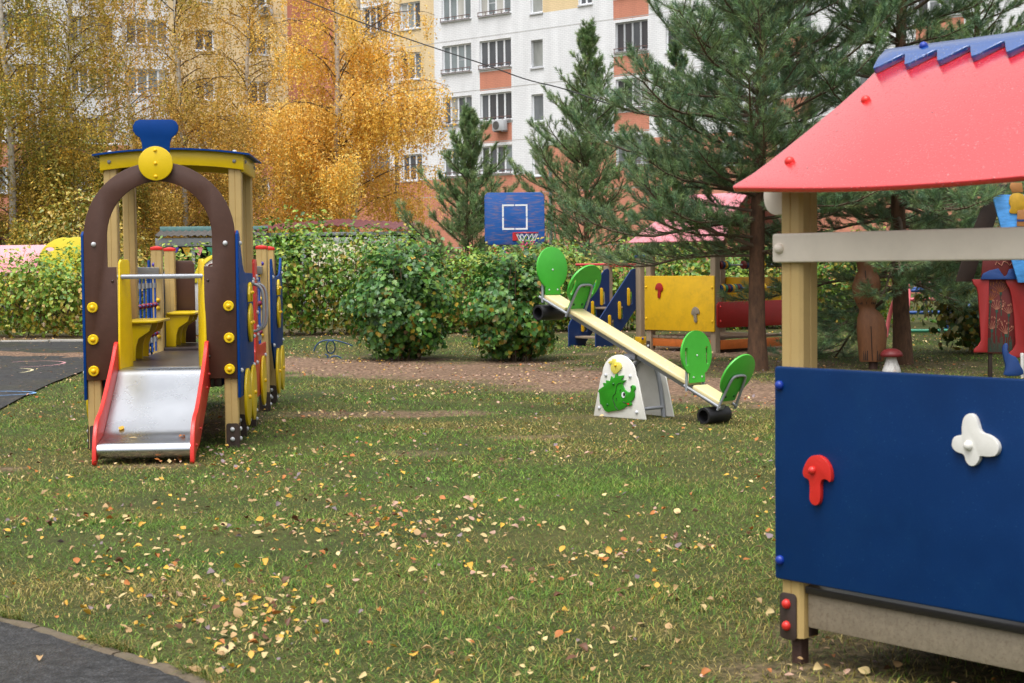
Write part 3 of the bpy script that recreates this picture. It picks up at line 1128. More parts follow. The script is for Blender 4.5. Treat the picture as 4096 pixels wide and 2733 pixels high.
# ------------------------------------------------------------------ toy train with slide
X3, Y3, Z3 = (1, 0, 0), (0, 1, 0), (0, 0, 1)
train = thing('toy_train', 'wooden toy train with brown arch, yellow canopy and steel slide', 'play train', (-2.846, 13.2, 0), R(3.9))
DECK = 0.655

# front arch
out = [(-.605, .56), (-.605, 1.72)] + [(-.605 * math.cos(t), 1.72 + .60 * math.sin(t)) for t in np.linspace(0.06, math.pi - 0.06, 30)] + [(.605, 1.72), (.605, .56)]
inn = [(.35, .56), (.35, 1.475), (.42, 1.475), (.42, 1.72)] + [(.42 * math.cos(t), 1.72 + .443 * math.sin(t)) for t in np.linspace(0.08, math.pi - 0.08, 26)] + [(-.42, 1.72), (-.42, 1.475), (-.35, 1.475), (-.35, .56)]
MB().prism(out + inn, (0, 0, 0), X3, Z3, .024).build('arch_panel', M['brown'], train, .004)
FY = -.024
for x in (-.545, .545):
    for z in (1.15, .89, .635):
        b = MB().lathe([(.043, 0), (.043, .014), (.038, .02), (.0, .02)], (x, FY, z), (0, -1, 0), 20).build('button_disc', M['yellow'], train)
        bolt(b, (x, FY - .018, z), (0, -1, 0), .021, M['bolt_yellow'])
    bolt(train, (x * .965, FY, 1.66), (0, -1, 0), .020, M['bolt_white'], flat=.9)
    for z in (1.36, .74):
        bolt(train, (x * .70, FY, z), (0, -1, 0), .012, M['bolt_brown'])
# chimney and headlamp disc
ch = [(-.105, 2.34), (-.112, 2.47), (-.128, 2.515), (-.16, 2.535), (-.18, 2.57), (-.18, 2.61), (-.16, 2.645), (-.13, 2.658)]
ch = ch + [(-a, b) for a, b in reversed(ch)]
MB().prism(ch, (-.01, -.0255, 0), X3, Z3, .022).build('chimney', M['blue'], train, .004)
hd = MB().prism(disc(40, .138, c=(-.012, 2.305)), (0, -.049, 0), X3, Z3, .024).build('headlamp_disc', M['yellow'], train, .006)
for z in (2.41, 2.305, 2.20):
    bolt(hd, (-.012, -.073, z), (0, -1, 0), .015, M['bolt_yellow'])


def post(parent, x, y, z1, cap=None, w_=.055, z0=.0, foot=True, m=None):
    """grooved square post"""
    g, c = .004, .008
    q = [(-w_ + c, -w_), (-g, -w_), (0, -w_ + g), (g, -w_), (w_ - c, -w_), (w_, -w_ + c), (w_, -g), (w_ - g, 0), (w_, g), (w_, w_ - c),
         (w_ - c, w_), (g, w_), (0, w_ - g), (-g, w_), (-w_ + c, w_), (-w_, w_ - c), (-w_, g), (-w_ + g, 0), (-w_, -g), (-w_, -w_ + c)]
    p = MB().prism(q, (x, y, z0), X3, Y3, z1 - z0).build('post', m or M['post'], parent, smooth=30)
    if cap:
        cb = MB()
        e = w_ + .004
        cb.add([(x - e, y - e, z1 - .012), (x + e, y - e, z1 - .012), (x + e, y + e, z1 - .012), (x - e, y + e, z1 - .012),
                (x - e, y - e, z1 + .018), (x + e, y - e, z1 + .018), (x + e, y + e, z1 + .018), (x - e, y + e, z1 + .018), (x, y, z1 + .034)],
               [(3, 2, 1, 0), (0, 1, 5, 4), (1, 2, 6, 5), (2, 3, 7, 6), (3, 0, 4, 7), (4, 5, 8), (5, 6, 8), (6, 7, 8), (7, 4, 8)])
        cb.build('post_cap', cap, p, .004)
    if foot:
        s = 1 if x > 0 else -1
        fb = MB().prism(rrect(-.045, .056, -.02, .19, .02, 3), (x, y - w_, z0 + .0), X3, Z3, .006).box(x + s * (w_ + .001), x + s * (w_ + .007), y - w_, y + .045, z0 - .02, z0 + .19)
        fp = fb.build('foot_plate', M['footplate'], p)
        for z in (.06, .14):
            bolt(fp, (x + .005, y - w_ - .006, z0 + z), (0, -1, 0), .019, M['bolt_white'], flat=.9)
            bolt(fp, (x + s * (w_ + .006), y, z0 + z), (s, 0, 0), .019, M['bolt_white'], flat=.9)
    return p


for s in (-1, 1):
    post(train, s * .55, .058, 1.74, M['red'])
    post(train, s * .53, .87, 2.36)
    post(train, s * .53, 1.80, 2.36)
    post(train, s * .53, 3.42, 1.66, M['red'])
    post(train, s * .53, 4.35, 1.66, M['red'])
# canopy: curved fascia boards and thin roof
def arc(x, z0, rise, hw): return z0 + rise * (1 - (x / hw) ** 2)
xs = np.linspace(-.61, .61, 17)
fo = [(x, arc(x, 2.435, .045, .61)) for x in xs] + [(x, arc(x, 2.30, .045, .61)) for x in xs[::-1]]
for y in (.812, 1.875):
    f_ = MB().prism(fo, (0, y, 0), X3, Z3, .024).build('fascia', M['yellow'], train, .003)
    if y < 1:
        for x in (-.53, .53):
            bolt(f_, (x, y - .024, 2.375), (0, -1, 0), .017, M['bolt_grey'], flat=.9)
for s in (-1, 1):
    f_ = MB().box(s * .598 - .012, s * .598 + .012, .8125, 1.85, 2.285, 2.432).build('fascia', M['yellow'], train, .003)
    for y in (.90, 1.78):
        bolt(f_, (s * .61, y, 2.375), (s, 0, 0), .017, M['bolt_grey'], flat=.9)
rb = MB()
xs = np.linspace(-.665, .665, 19)
ro = [(x, arc(x, 2.438, .05, .665)) for x in xs] + [(x, arc(x, 2.424, .05, .665)) for x in xs[::-1]]
rf = rb.prism(ro, (0, 1.96, 0), X3, Z3, 1.22).build('roof', M['blue'], train, smooth=50)
for x in (-.53, .53):
    for y in (.83, 1.85):
        bolt(rf, (x, y, arc(x, 2.438, .05, .665)), (0, 0, 1), .02, M['bolt_white'], flat=.9)

# deck planks
k = 0
y = .03
while y < 4.55:
    wd = .136
    z = DECK if not 1.95 < y < 3.3 else DECK - .03
    MB().box(-.49, .49, y, y + wd, z - .035, z).build('plank', M['deck'], train, .005)
    y += wd + .010
for s in (-1, 1):
    MB().box(s * .44 - .03, s * .44 + .03, .03, 4.5, DECK - .165, DECK - .037).build('joist', M['dark_edge'], train, .004)
MB().box(-.41, .41, .05, .09, DECK - .17, DECK - .037).build('crossbeam', M['dark_edge'], train, .004)

# side boards: blue engine panel, red door panel, blue wagon panel
def side_set(s):
    xo = s * .607
    xin = xo if s > 0 else xo - .022

    def brd(name, pts, m, hol=(), bv=.004):
        return MB().prism(pts, (xin, 0, 0), Y3, Z3, .022, hol).build(name, m, train, bv)
    xf = s * .63
    blue = [(-.02, .40), (-.02, 1.735), (.03, 1.765), (.12, 1.735), (.22, 1.62), (.33, 1.49), (.45, 1.43), (.62, 1.415), (1.25, 1.41), (1.25, .40)]
    b = brd('engine_side', blue, M['blue'])
    for y, z in ((.10, 1.66), (.06, .62), (1.18, .60), (1.2, 1.33)):
        bolt(b, (xf, y, z), (s, 0, 0), .020, M['bolt_white'], flat=.9)
    red = [(1.32, .28), (1.32, .70), (1.42, .70), (1.44, .74), (1.44, 1.50), (1.47, 1.535), (1.66, 1.535), (1.70, 1.49), (1.72, .78), (1.80, .74), (2.55, .74), (2.55, .40), (2.2, .28)]
    b = brd('door_side', red, M['red'])
    for y, z in ((1.58, 1.38), (1.62, .92), (1.62, 1.05), (1.5, .6), (2.4, .62)):
        bolt(b, (xf, y, z), (s, 0, 0), .020, M['bolt_white'], flat=.9)
    wag = [(3.40, .40), (3.40, 1.545), (3.50, 1.55), (3.58, 1.46), (3.74, 1.38), (4.10, 1.36), (4.50, 1.38), (4.66, 1.46), (4.76, 1.57), (4.86, 1.56), (4.86, .40)]
    b = brd('wagon_side', smooth_pts(wag, 1), M['blue'])
    for y, z in ((3.5, 1.36), (4.74, 1.40), (3.5, .66), (4.78, .66)):
        bolt(b, (xf, y, z), (s, 0, 0), .020, M['bolt_white'], flat=.9)

    def wheel(y, z, r):
        b = MB().prism(disc(36, r, c=(y, z)), (xf + (.004 if s > 0 else -.026), 0, 0), Y3, Z3, .022).build('wheel', M['yellow'], train, .005)
        bolt(b, (xf + s * .026, y, z), (s, 0, 0), .020, M['bolt_yellow'], flat=1.0)
    for y in (.44, .96):
        wheel(y, .37, .243)
    wheel(2.02, .40, .235)
    for y in (3.88, 4.46):
        wheel(y, .37, .243)
    for y0 in (.80, 4.08):
        b = MB().prism(disc(32, .168, c=(y0, .985)), (xf + (.004 if s > 0 else -.026), 0, 0), Y3, Z3, .022).build('driver_disc', M['yellow'], train, .005)
        for dy in (-.10, .10):
            bolt(b, (xf + s * .026, y0 + dy, .985), (s, 0, 0), .017, M['bolt_yellow'], flat=1.0)
        if s > 0:                              # faint red felt-pen scribble
            r_ = random.Random(3)
            mb = MB()
            for q in range(16):
                a = y0 - .04 + r_.random() * .12
                c = .92 + .028 * (q % 5) + r_.random() * .01
                mb.box(xf + .0262, xf + .0270, a, a + .012, c, c + .022)
            mb.build('scribble', M['ink_red'], b, smooth=0)
        hat = [(-.14, 1.165), (-.14, 1.235)] + [(.13 * math.cos(t), 1.235 + .10 * math.sin(t)) for t in np.linspace(math.pi - .1, .1, 14)] + [(.14, 1.235), (.14, 1.165), (.07, 1.165), (.06, 1.22), (0, 1.245), (-.06, 1.22), (-.07, 1.165)]
        b = MB().prism([(a + y0, c) for a, c in hat], (xf + (.004 if s > 0 else -.026), 0, 0), Y3, Z3, .022).build('driver_cap', M['yellow'], train, .004)
        for dy in (-.085, .085):
            bolt(b, (xf + s * .026, y0 + dy, 1.245), (s, 0, 0), .017, M['bolt_yellow'], flat=1.0)
    # grab handles either side of the doorway
    for y in (1.22, 1.58):
        pts = smooth_pts([(xf, y, 1.31), (xf + s * .03, y, 1.31), (xf + s * .075, y, 1.28), (xf + s * .092, y, 1.19), (xf + s * .092, y, 1.01), (xf + s * .075, y, .925), (xf + s * .03, y, .895), (xf, y, .895)], 2, False)
        b = MB().tube(pts, .0135, 10).build('grab_handle', M['galv'], train, smooth=60)
        for z in (1.31, .895):
            bolt(b, (xf + s * .004, y, z + (.045 if z > 1 else -.045)), (s, 0, 0), .019, M['bolt_white'], flat=.9)
    # rope net side
    xn = s * .52
    nb = MB().box(xn - .02, xn + .02, 1.88, 3.36, 1.395, 1.475).build('net_rail', M['galv'], train, .008)
    for y in (1.95, 3.28):
        bolt(nb, (xn + s * .02, y, 1.50), (s, 0, 0), .022, M['violet'], flat=1.0)
    for i in range(6):
        y = 2.02 + i * .23
        wob = .012 * math.sin(i * 2.1)
        rp_ = MB().tube([(xn, y, DECK - .02), (xn, y + wob, .9), (xn, y - wob, 1.15), (xn, y, 1.40)], .010, 8).build('rope', M['rope'], train, smooth=60)
        MB().tube([(xn, y, 1.27), (xn, y, 1.32)], .017, 8).tube([(xn, y, .73), (xn, y, .78)], .017, 8).build('ferrule', M['galv'], rp_, smooth=60)
        bolt(rp_, (xn, y, 1.385), (0, 0, -1), .021, M['bolt_yellow'], flat=1.0)
        bolt(rp_, (xn + s * .02, y, .665), (s, 0, 0), .022, M['bolt_yellow'], flat=1.0)
    for z in (1.10, .81):
        hr = MB().tube([(xn, 1.86, z), (xn, 3.36, z)], .010, 8).build('rope', M['rope'], train, smooth=60)
        for i in range(6):
            y = 2.02 + i * .23
            MB().tube([(xn, y - .03, z), (xn, y - .012, z), (xn, y + .012, z), (xn, y + .03, z)], [.014, .026, .026, .014], 10).build('bead', M['bead'], hr, smooth=60)
        for dz in (-.04, .04):
            bolt(hr, (xn, 3.36, z + dz), (0, -1, 0), .022, M['bolt_yellow'], flat=1.0)


side_set(1)
side_set(-1)


def bench(y0, y1, s):
    xw = s * .47
    st = MB().prism(rrect(0, .30, y0, y1, .05, 4), (xw - (0 if s < 0 else .30), 0, .985), X3, Y3, .022).build('bench_seat', M['yellow'], train, .006)
    br = [(0, DECK + .002), (.10, DECK + .002), (.105, .78), (.13, .85), (.18, .885), (.225, .915), (.245, .984), (0, .984)]
    if s > 0:
        br = [(-a, b) for a, b in br]
    for y in (y0 + .05, (y0 + y1) / 2 + .011, y1 - .03):
        MB().prism(br, (xw, y, 0), X3, Z3, .022).build('bench_bracket', M['yellow'], train, .004)
    return st


bench(.93, 1.75, -1)
bench(3.50, 4.32, -1)
bench(3.50, 4.32, 1)
# rear wall: brown boards and a white clock board with a yellow rim
for s in (-1, 1):
    pts = [(s * .28, DECK + .005), (s * .28, 1.50), (s * .31, 1.545), (s * .595, 1.545), (s * .595, DECK + .005)]
    MB().prism(pts, (0, 4.45, 0), X3, Z3, .022).build('rear_panel', M['brown'], train, .004)
cl = disc(30, .33, c=(-.02, 1.30), a0=0, a1=math.pi)
MB().prism([(.31, .72), (.31, 1.30)] + cl[1:-1] + [(-.35, 1.30), (-.35, .72)], (0, 4.90, 0), X3, Z3, .018).build('clock_board', M['white'], train, .003)
rim = [(a, b) for a, b in cl] + [(a * .87 - .003, 1.30 + (b - 1.30) * .87) for a, b in reversed(cl)]
MB().prism(rim, (0, 4.879, 0), X3, Z3, .012).build('clock_rim', M['lemon2'], train, .002)


def digit2(x, y, z, h, m, parent):
    p = [(-.3, .72), (-.26, .86), (-.1, .96), (.1, .96), (.26, .86), (.28, .7), (.2, .52), (-.28, .04), (.32, .04)]
    pts = smooth_pts(p[:-2], 1, False) + p[-2:]
    MB().tube([(x + a * h, y, z + b * h) for a, b in pts], h * .08, 6).build('digit', m, parent, smooth=60)


digit2(-.145, 4.88, 1.39, .12, M['tale_dark'], train)
# yellow guards and handlebar at the head of the slide
for s in (-1, 1):
    d_ = Vector((-s * .075, .20, 0)).normalized()
    gp = [(-.005, .60), (-.005, .78), (.02, 1.50), (.04, 1.535), (.155, 1.535), (.175, 1.51), (.205, .78), (.20, .60)]
    g_ = MB().prism(gp, (s * .345, -.035, 0), d_, Z3, .020).build('slide_guard', M['yellow'], train, .005)
    for z in (1.46, 1.34, .70):
        bolt(g_, (s * .365 , .0, z), (s, -.4, 0), .013, M['bolt_yellow'], flat=1.0)
MB().tube([(-.345, .0, 1.395), (.345, .0, 1.395)], .019, 12).build('handlebar', M['galv'], train, smooth=60)
# slide
prof = [(.10, DECK + .004), (-.01, DECK + .003), (-.06, .64), (-.11, .60), (-.30, .475), (-.55, .315), (-.68, .235), (-.76, .19), (-.86, .165), (-.97, .158), (-1.02, .152), (-1.052, .13), (-1.066, .095), (-1.05, .06), (-1.02, .04)]
prof = smooth_pts(prof, 2, False)
vs, fs = [], []
for i, (y, z) in enumerate(prof):
    vs += [(-.345, y, z), (.345, y, z)]
fs = [(2 * i, 2 * i + 1, 2 * i + 3, 2 * i + 2) for i in range(len(prof) - 1)]
sb = MB().add(vs, fs)
n = len(sb.v)
sb.add([(x, y + .002, z - .004) for x, y, z in vs], [tuple(reversed(f)) for f in fs])
slide = sb.build('slide_chute', M['steel'], train, smooth=60)
rail = [(.10, .50), (.10, .82), (.05, .87), (-.03, .875), (-.10, .82), (-.20, .73), (-.42, .585), (-.66, .435), (-.78, .37), (-.90, .34), (-1.00, .28), (-1.06, .16), (-1.085, .06), (-1.09, -.01), (-1.03, -.01), (-.98, .05), (-.86, .08), (-.72, .10), (-.30, .33), (-.02, .48)]
rail = smooth_pts(rail, 1)
for s in (-1, 1):
    r_ = MB().prism(rail, (s * .363 - .016, 0, 0), Y3, Z3, .032).build('slide_rail', M['red'], train, .005)
    for y, z in ((-.06, .60), (-.22, .50), (-.70, .22), (-.96, .12)):
        bolt(r_, (s * .379, y, z), (s, 0, 0), .013, M['bolt_red'], flat=1.0)

# ------------------------------------------------------------------ seesaw
A = 46
see = thing('seesaw', 'cream seesaw with round green seat backs and green hedgehog on white stand', 'seesaw', (1.16, 15.52, 0), R(-A))
pan = [(-.335, .0), (-.235, .38)] + [(-.215 * math.cos(t), .40 + .20 * math.sin(t)) for t in np.linspace(.05, math.pi - .05, 18)] + [(.235, .38), (.335, .0)]
tops = {}
for y in (-.20, .20):
    p_ = MB().prism(pan, (0, y + .009, 0), X3, Z3, .018).build('stand_panel', M['white'], see, .005)
    tops[y] = p_
    for x, z in ((-.165, .40), (.145, .40), (-.255, .08), (.225, .065)):
        bolt(p_, (x, y - .0095 * (1 if y < 0 else -1), z), (0, -1 if y < 0 else 1, 0), .018, M['bolt_white'], flat=.9)
for y in (-.165, .165):
    fr_ = smooth_pts([(-.24, y, -.05), (-.20, y, .25), (-.15, y, .46), (-.05, y, .545), (.05, y, .545), (.15, y, .46), (.20, y, .25), (.24, y, -.05)], 2, False)
    MB().tube(fr_, .022, 10).build('stand_frame', M['galv'], see, smooth=60)
MB().tube([(.225, -.165, .09), (.225, .165, .09)], .016, 10).tube([(-.225, -.165, .09), (-.225, .165, .09)], .016, 10).build('cross_bar', M['galv'], see, smooth=60)
MB().tube([(0, -.19, .555), (0, .19, .555)], .026, 12).box(-.07, .07, -.06, .06, .55, .60).build('pivot', M['galv'], see, smooth=40)
# hedgehog relief (points read off the board, 1 unit = photo zoom pixel)
HA, HB = .00072, .000513
hx = lambda p: ((p[0] - 680) * HA, (1340 - p[1]) * HB)
hog = [(905, 740), (930, 715), (965, 720), (985, 750), (980, 800), (960, 830), (970, 880), (965, 940), (940, 990), (900, 1030), (915, 1050), (920, 1080), (890, 1105), (840, 1100), (800, 1140), (750, 1175), (690, 1200), (620, 1215), (560, 1230), (500, 1250), (450, 1230), (415, 1180), (390, 1120), (360, 1110), (350, 1040), (350, 960), (345, 900), (320, 880), (345, 830), (410, 780), (430, 770), (410, 705), (470, 710), (465, 655), (540, 665), (560, 570), (600, 610), (625, 590), (640, 530), (670, 530), (670, 590), (690, 560), (780, 545), (775, 580), (740, 640), (820, 630), (790, 670), (760, 700), (770, 750), (800, 810), (850, 850), (890, 850), (910, 820), (900, 770)]
yF = -.2095
h_ = MB().prism([hx(p) for p in hog], (0, yF, 0), X3, Z3, .018).build('hedgehog_relief', M['hog'], see, .004)
yH = yF - .019
for p in ((608, 715), (497, 1108)):
    a, b = hx(p)
    bolt(h_, (a, yH + .001, b), (0, -1, 0), .013, M['bolt_green'], flat=1.0)
for ln in ([(750, 690), (700, 695), (660, 750), (645, 890), (600, 930), (590, 1000), (620, 1070), (640, 1150), (685, 1195)], [(735, 805), (722, 830), (728, 862)], [(660, 970), (655, 1000), (660, 1020)], [(778, 1025), (790, 1045), (830, 1055), (880, 1045)]):
    pts = smooth_pts([(*hx(p), 0) for p in ln], 2, False)
    MB().tube([(a, yH, b) for a, b, _ in pts], .0032, 6).build('painted_line', M['black'], h_, smooth=60)
e = hx((785, 905))
MB().prism(disc(18, .028, .023, c=e), (0, yH - .0005, 0), X3, Z3, .003).build('eye_white', M['paint_white'], h_)
e = hx((800, 895))
MB().prism(disc(14, .018, .013, c=e), (0, yH - .004, 0), X3, Z3, .002).build('pupil', M['black'], h_)
e = hx((920, 750))
MB().prism(disc(12, .008, .009, c=e), (0, yH - .0005, 0), X3, Z3, .002).build('nose_tip', M['black'], h_)
MB().prism([hx(p) for p in ((840, 1058), (880, 1050), (885, 1075), (862, 1085))], (0, yH - .0005, 0), X3, Z3, .002).build('tongue', M['ink_red'], h_)
ap = smooth_pts([(600, 330), (575, 340), (555, 400), (560, 460), (600, 520), (650, 525), (690, 480), (740, 420), (740, 350), (700, 305), (640, 310), (630, 285), (630, 250), (585, 250), (585, 285), (545, 290), (505, 330), (545, 345), (585, 335)], 1)
a_ = MB().prism([hx(p) for p in ap], (0, yF, 0), X3, Z3, .018).build('apple_relief', M['lemon'], see, .003)
a, b = hx((648, 368))
bolt(a_, (a, yF - .018, b), (0, -1, 0), .014, M['bolt_yellow'], flat=1.0)
# beam
TL = R(23.3)
bd = Vector((math.cos(TL), 0, -math.sin(TL)))
bn = Vector((math.sin(TL), 0, math.cos(TL)))
pv = Vector((0.0, 0, .615))
def bp(t, h=0, y=0): return pv + bd * t + bn * h + Vector((0, y, 0))
def beam_board(t0, t1, h0, th, hw):
    return MB().prism(rrect(t0, t1, -hw, hw, .015, 3), pv + bn * h0, bd, Y3, th)
beam_board(-.86, .80, .035, .040, .105).build('plank', M['cream'], see, .010, 3)
beam_board(-1.22, -.90, .033, .040, .105).build('seat_board', M['cream'], see, .010, 3)
beam_board(.86, 1.20, .033, .040, .105).build('seat_board', M['cream'], see, .010, 3)
ub = MB()
ub.bar(bp(-1.20, .0), bp(1.18, .0), .06, .06, up=bn)
ub.build('beam', M['galv'], see, .008)
for t0, t1 in ((-1.26, -.84), (.78, 1.24)):
    for y in (-.118, .118):
        MB().tube([bp(t0, .03, y), bp(t1, .03, y)], .014, 8).build('seat_rail', M['galv'], see, smooth=60)
for t in (-.52, -.40, .36, .48):
    for y in (-.045, .045):
        bolt(see, bp(t, .0745, y), bn, .008, M['bolt_white'])
for t in (-1.18, 1.12):
    p0 = bp(t, -.11)
    cyl = [(.075, -.16), (.078, -.155), (.078, .155), (.075, .16), (.055, .16), (.055, -.16), (.075, -.16)]
    tb = MB().lathe(cyl, p0, (0, 1, 0), 24)
    tb.f, tb.m = tb.f[:-2], tb.m[:-2]
    tb.build('rubber_bumper', M['rubber'], see, smooth=45)
pad = disc(30, .215, c=(0, .265), a0=R(-52), a1=R(232)) + [(-.105, .085), (-.105, 0), (.105, 0), (.105, .085)]
slot = [rrect(a, a + .035, .16, .33, .0165, 4) for a in (-.165, .13)]
for t, lean, slots, tube_side in ((-1.20, -2, False, -1), (-.86, 27, True, 1), (.82, -2, True, -1), (1.20, 27, False, 1)):
    u = Vector((math.sin(R(lean)), 0, math.cos(R(lean))))
    nrm = Vector((math.cos(R(lean)), 0, -math.sin(R(lean))))
    o_ = bp(t, .075)
    pd = MB().prism(pad, o_ - nrm * .01, Y3, u, .020, slot if slots else ()).build('seat_back', M['green'], see, 0 if slots else .0045)
    for a, b in ((-.06, .05), (.06, .05), (0, .25)):
        bolt(pd, o_ + Vector((0, a, 0)) + u * b + nrm * .010, nrm, .010 if tube_side < 0 else .014, M['bolt_white'] if tube_side < 0 else M['bolt_green'])
    w_ = nrm * (.026 * tube_side)
    P_ = lambda a, b: o_ + Vector((0, a, 0)) + u * b + w_
    pts = smooth_pts([P_(-.125, -.075), P_(-.115, .10), P_(-.10, .24), P_(-.07, .275), P_(.07, .275), P_(.10, .24), P_(.115, .10), P_(.125, -.075)], 2, False)
    MB().tube(pts, .013, 8).build('seat_frame', M['galv'], see, smooth=60)

# ------------------------------------------------------------------ near playhouse (red roof)
hut = thing('playhouse', 'large near playhouse with wet red roof and dark blue wall board', 'playhouse', (1.034, 5.80, 0), R(-50))
# local x along the front board (to the right, nearer), y into the house; corner edge of the front left post at x = .10
def hut_post(x, y):
    w_, g, c = .05, .004, .012
    q = [(-w_ + c, -w_), (-g, -w_), (0, -w_ + g), (g, -w_), (w_ - c, -w_), (w_, -w_ + c), (w_, -g), (w_ - g, 0), (w_, g), (w_, w_ - c),
         (w_ - c, w_), (g, w_), (0, w_ - g), (-g, w_), (-w_ + c, w_), (-w_, w_ - c), (-w_, g), (-w_ + g, 0), (-w_, -g), (-w_, -w_ + c)]
    p = MB().prism(q, (x, y, .095), X3, Y3, 1.66).build('post', M['post'], hut, smooth=30)
    MB().box(x - .022, x + .022, y - .022, y + .022, -.1, .10).build('steel_stub', M['rust'], p, .003)
    return p
HW, HD = 1.22, 1.70
p0 = hut_post(-.05, .05)
for x, y in ((HW - .05, .05), (-.05, HD - .05), (HW - .05, HD - .05)):
    hut_post(x, y)
fp = MB().prism(rrect(-.099, -.022, .085, .255, .018, 4), (0, -.0005, 0), X3, Z3, .006).build('foot_plate', M['footplate'], p0, .002)
MB().box(.001, .006, .035, .085, .10, .29).build('foot_plate', M['footplate'], p0, .002)
for z in (.215, .135):
    bolt(fp, (-.066, -.006, z), (0, -1, 0), .0185, M['bolt_red'], flat=.95)
bolt(fp, (.006, .06, .215), (1, 0, 0), .0185, M['bolt_blue'], flat=.95)
wl = MB().prism(rrect(-.108, HW + .008, .305, 1.078, .012, 3), (0, -.002, 0), X3, Z3, .020).build('wall_board', M['hut_blue'], hut, .006, 3)
for x, z in ((-.082, 1.01), (-.082, .375), (HW - .03, 1.01), (HW - .03, .375)):
    bolt(wl, (x, -.022, z), (0, -1, 0), .018, M['bolt_blue'], flat=.95)
# side boards and back
MB().prism(rrect(.005, HD - .005, .305, 1.06, .012, 3), (HW + .03, 0, 0), Y3, Z3, .02).build('wall_board', M['hut_blue'], hut, .005)
rl = MB().prism(rrect(-.115, HW + .01, 1.452, 1.556, .010, 3), (0, -.002, 0), X3, Z3, .022).build('rail', M['rail'], hut, .006, 3)
bolt(rl, (-.080, -.024, 1.503), (0, -1, 0), .0195, M['rail'], flat=.95)
MB().prism(rrect(.0, HD, 1.45, 1.55, .010, 3), (HW + .03, 0, 0), Y3, Z3, .022).build('rail', M['rail'], hut, .006)
# mushroom and butterfly decorations
mush = [(-.072, .016), (-.074, -.004), (-.066, -.020), (-.045, -.022), (-.036, -.030), (-.030, -.060), (-.028, -.098), (-.012, -.116), (.012, -.114), (.024, -.098), (.022, -.06), (.014, -.020), (.030, -.004), (.048, -.004), (.062, -.012), (.066, .004), (.058, .040), (.030, .070), (-.006, .082), (-.042, .070), (-.062, .044)]
ca, sa = math.cos(R(-8)), math.sin(R(-8))
MX, MZ = .105, .70
mm = [(MX + (a * ca - b * sa) * .92, MZ + (a * sa + b * ca) * .92) for a, b in mush]
d_ = MB().prism(smooth_pts(mm, 2), (0, -.0225, 0), X3, Z3, .018).build('mushroom_decoration', M['red'], hut, .005, 3)
bolt(d_, (MX - .022, -.041, MZ + .018), (0, -1, 0), .0155, M['bolt_red'], flat=.95)
bf = [(-.072, -.002), (-.066, .022), (-.046, .032), (-.034, .030), (-.036, .060), (-.030, .094), (-.012, .112), (.008, .108), (.020, .085), (.030, .046), (.060, .042), (.090, .022), (.098, -.006), (.086, -.030), (.060, -.036), (.026, -.034), (.028, -.050), (.012, -.072), (-.008, -.074), (-.022, -.056), (-.026, -.034), (-.052, -.030), (-.068, -.018)]
BX, BZ = .735, .858
d_ = MB().prism(smooth_pts([(BX + a * 1.05, BZ + b * .92) for a, b in bf], 2), (0, -.0225, 0), X3, Z3, .018).build('butterfly_decoration', M['white'], hut, .005, 3)
bolt(d_, (BX - .010, -.041, BZ - .002), (0, -1, 0), .0165, M['white'], flat=.95)
# floor edge and beam
MB().box(.005, HW - .005, .010, HD, .262, .288).build('floor', M['dark_edge'], hut, .003)
MB().box(.004, HW - .105, .028, .062, .135, .258).build('floor_beam', M['wood_beam'], hut, .004)
MB().box(.004, HW - .105, HD - .07, HD - .04, .135, .258).build('floor_beam', M['wood_beam'], hut, .004)
for x in (.006, HW - .05):  # side beams added to keep light out from under the floor
    MB().box(x, x + .034, .105, HD - .105, .135, .258).build('floor_beam', M['wood_beam'], hut, .004)
# brackets under the eave
brk = [(0, 0), (-.10, 0), (-.112, -.03), (-.108, -.075), (-.088, -.105), (-.055, -.118), (-.022, -.114), (-.010, -.135), (0, -.20)]
for x in (-.102, HW - .102):
    MB().prism(smooth_pts(brk, 1), (x + .001, .062, 1.742), X3, Z3, .022).build('eave_bracket', M['rail'], hut, .006)
